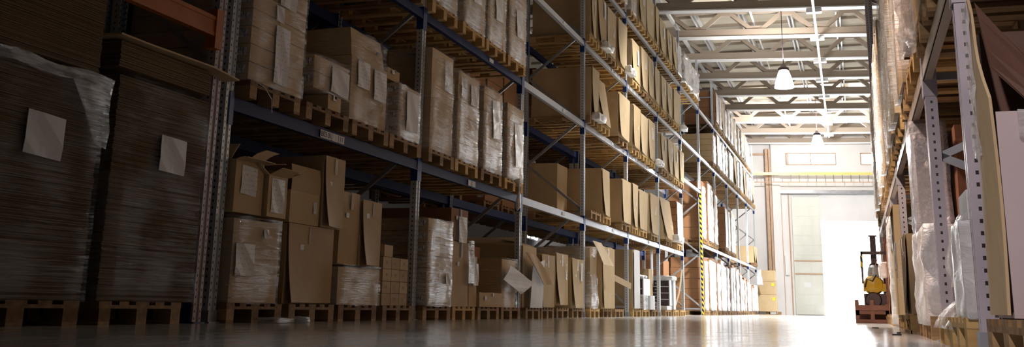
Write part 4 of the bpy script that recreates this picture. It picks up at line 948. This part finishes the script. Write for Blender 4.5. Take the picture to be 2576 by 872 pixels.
tag(MB().sheet([[(XG-0.03-0.05*i, 15.2+j*0.15, 1.15-i*0.12) for j in range(4)] for i in range(4)], 0.008).build('bent_board', 'card_dark'), 'dark bent board jutting into the aisle beside the yellow machine', 'board')
tag(soft_box(0.08, 0.4, 0.2, 3, 5, 5, 0.03, seed=88, ns=8).build('film_scrap', 'film_white', None, (XG-0.09, 15.0, 0.62), smooth=True), 'white film scrap hanging from short rack before the yellow machine', 'film')
# litter on floor
for i, (x, y) in enumerate(((0.30, 9.2), (0.26, 8.4), (0.16, 12.0))):
    tag(MB().box((x, y, 0.006), (0.03, 0.06, 0.01), Matrix.Rotation(i, 3, 'Z')).build('wood_chip', 'ink'), ('small dark chip on floor before the white wrapped load', 'smaller dark chip on floor close to third mauve upright', 'tiny dark chip on floor before the tall open carton')[i], 'chip')
# ------------------------------------------------------------------ yellow machine on its transport frame
t = thing('transport_frame', 'reddish steel transport frame standing on floor under the yellow machine', 'frame', (0.21, 18.2, 0))
s = MB()
for x in (-0.23, 0.0, 0.23): s.b2((x-0.03, -0.3, 0), (x+0.03, -0.24, 0.36 if x < 0.1 else 0.3))
s.b2((-0.25, -0.31, 0.0), (0.25, -0.25, 0.06)); s.b2((-0.25, -0.31, 0.2), (0.25, -0.25, 0.28)); s.b2((-0.25, 0.25, 0.0), (0.25, 0.3, 0.28))
s.b2((-0.25, -0.3, 0.12), (-0.2, 0.3, 0.2)); s.b2((0.2, -0.3, 0.12), (0.25, 0.3, 0.2)); s.b2((-0.22, -0.28, 0.14), (0.22, 0.28, 0.2)); s.build('frame', 'rust', t)
t = thing('pallet_stacker', 'yellow lift machine with dark mast and hazard-striped guard on steel frame', 'machine', (0.24, 18.2, 0.2))
s = MB(); s.b2((-0.14, -0.2, 0.0), (0.2, 0.2, 0.26)); s.lathe([(0, -0.24), (0.11, -0.24), (0.13, -0.2), (0.13, 0.2), (0, 0.24)], (0.0, 0, 0.16), 16, 'y'); s.build('base', 'dark_metal', t)
s = MB(); s.lathe([(0, -0.22), (0.13, -0.2), (0.16, -0.1), (0.16, 0.15), (0, 0.2)], (0.02, 0, 0.40), 18, 'y'); s.b2((-0.14, -0.18, 0.3), (0.2, 0.16, 0.42)); s.build('motor_housing', 'yellow', t)
s = MB(); s.lathe([(0, 0.0), (0.10, 0.0), (0.11, 0.05), (0.09, 0.16), (0.05, 0.2), (0, 0.2)], (0.04, -0.05, 0.52), 16); s.build('pump', 'grey_metal', t)
s = MB(); s.b2((0.0, -0.04, 0.7), (0.09, 0.04, 1.2)); s.b2((-0.02, -0.05, 1.18), (0.11, 0.05, 1.2)); s.lathe([(0.0, 0), (0.09, 0), (0.07, 0.08), (0, 0.1)], (0.045, 0, 0.66), 12); s.build('mast', 'dark_metal', t)
s = MB(); s.b2((-0.16, -0.22, 0.88), (0.26, -0.18, 0.93)); s.b2((-0.16, -0.22, 0.42), (-0.13, -0.18, 0.93)); s.build('guard_frame', 'dark_metal', t)
MB().b2((-0.168, -0.228, 0.66), (-0.13, -0.178, 0.86)).build('hazard_guard', 'hazard', t)
s = MB(); s.b2((0.2, -0.2, 0.0), (0.26, -0.12, 1.16)); s.build('side_column', 'rust', t)
s = MB(); s.tube([(-0.12, -0.23, 0.36), (-0.08, -0.25, 0.5), (0.0, -0.24, 0.46), (0.06, -0.22, 0.56)], 0.012, 6); s.build('hose', 'black', t, smooth=True)
# small hall window far behind the racks
w = thing('window_3', 'small bright window in the far side wall seen through the racks', 'window'); w['kind'] = 'structure'
MB().b2((-15.99, 50.5, 3.6), (-15.95, 54.5, 4.25)).build('pane', 'pane', w)
s = MB()
for y_ in (50.45, 51.7, 52.95): s.b2((-15.99, y_, 3.55), (-15.93, y_+0.08, 4.45))
s.b2((-15.99, 50.45, 3.55), (-15.93, 53.03, 3.6)); s.b2((-15.99, 50.45, 4.4), (-15.93, 53.03, 4.45)); s.build('window_frame', 'brace', w)
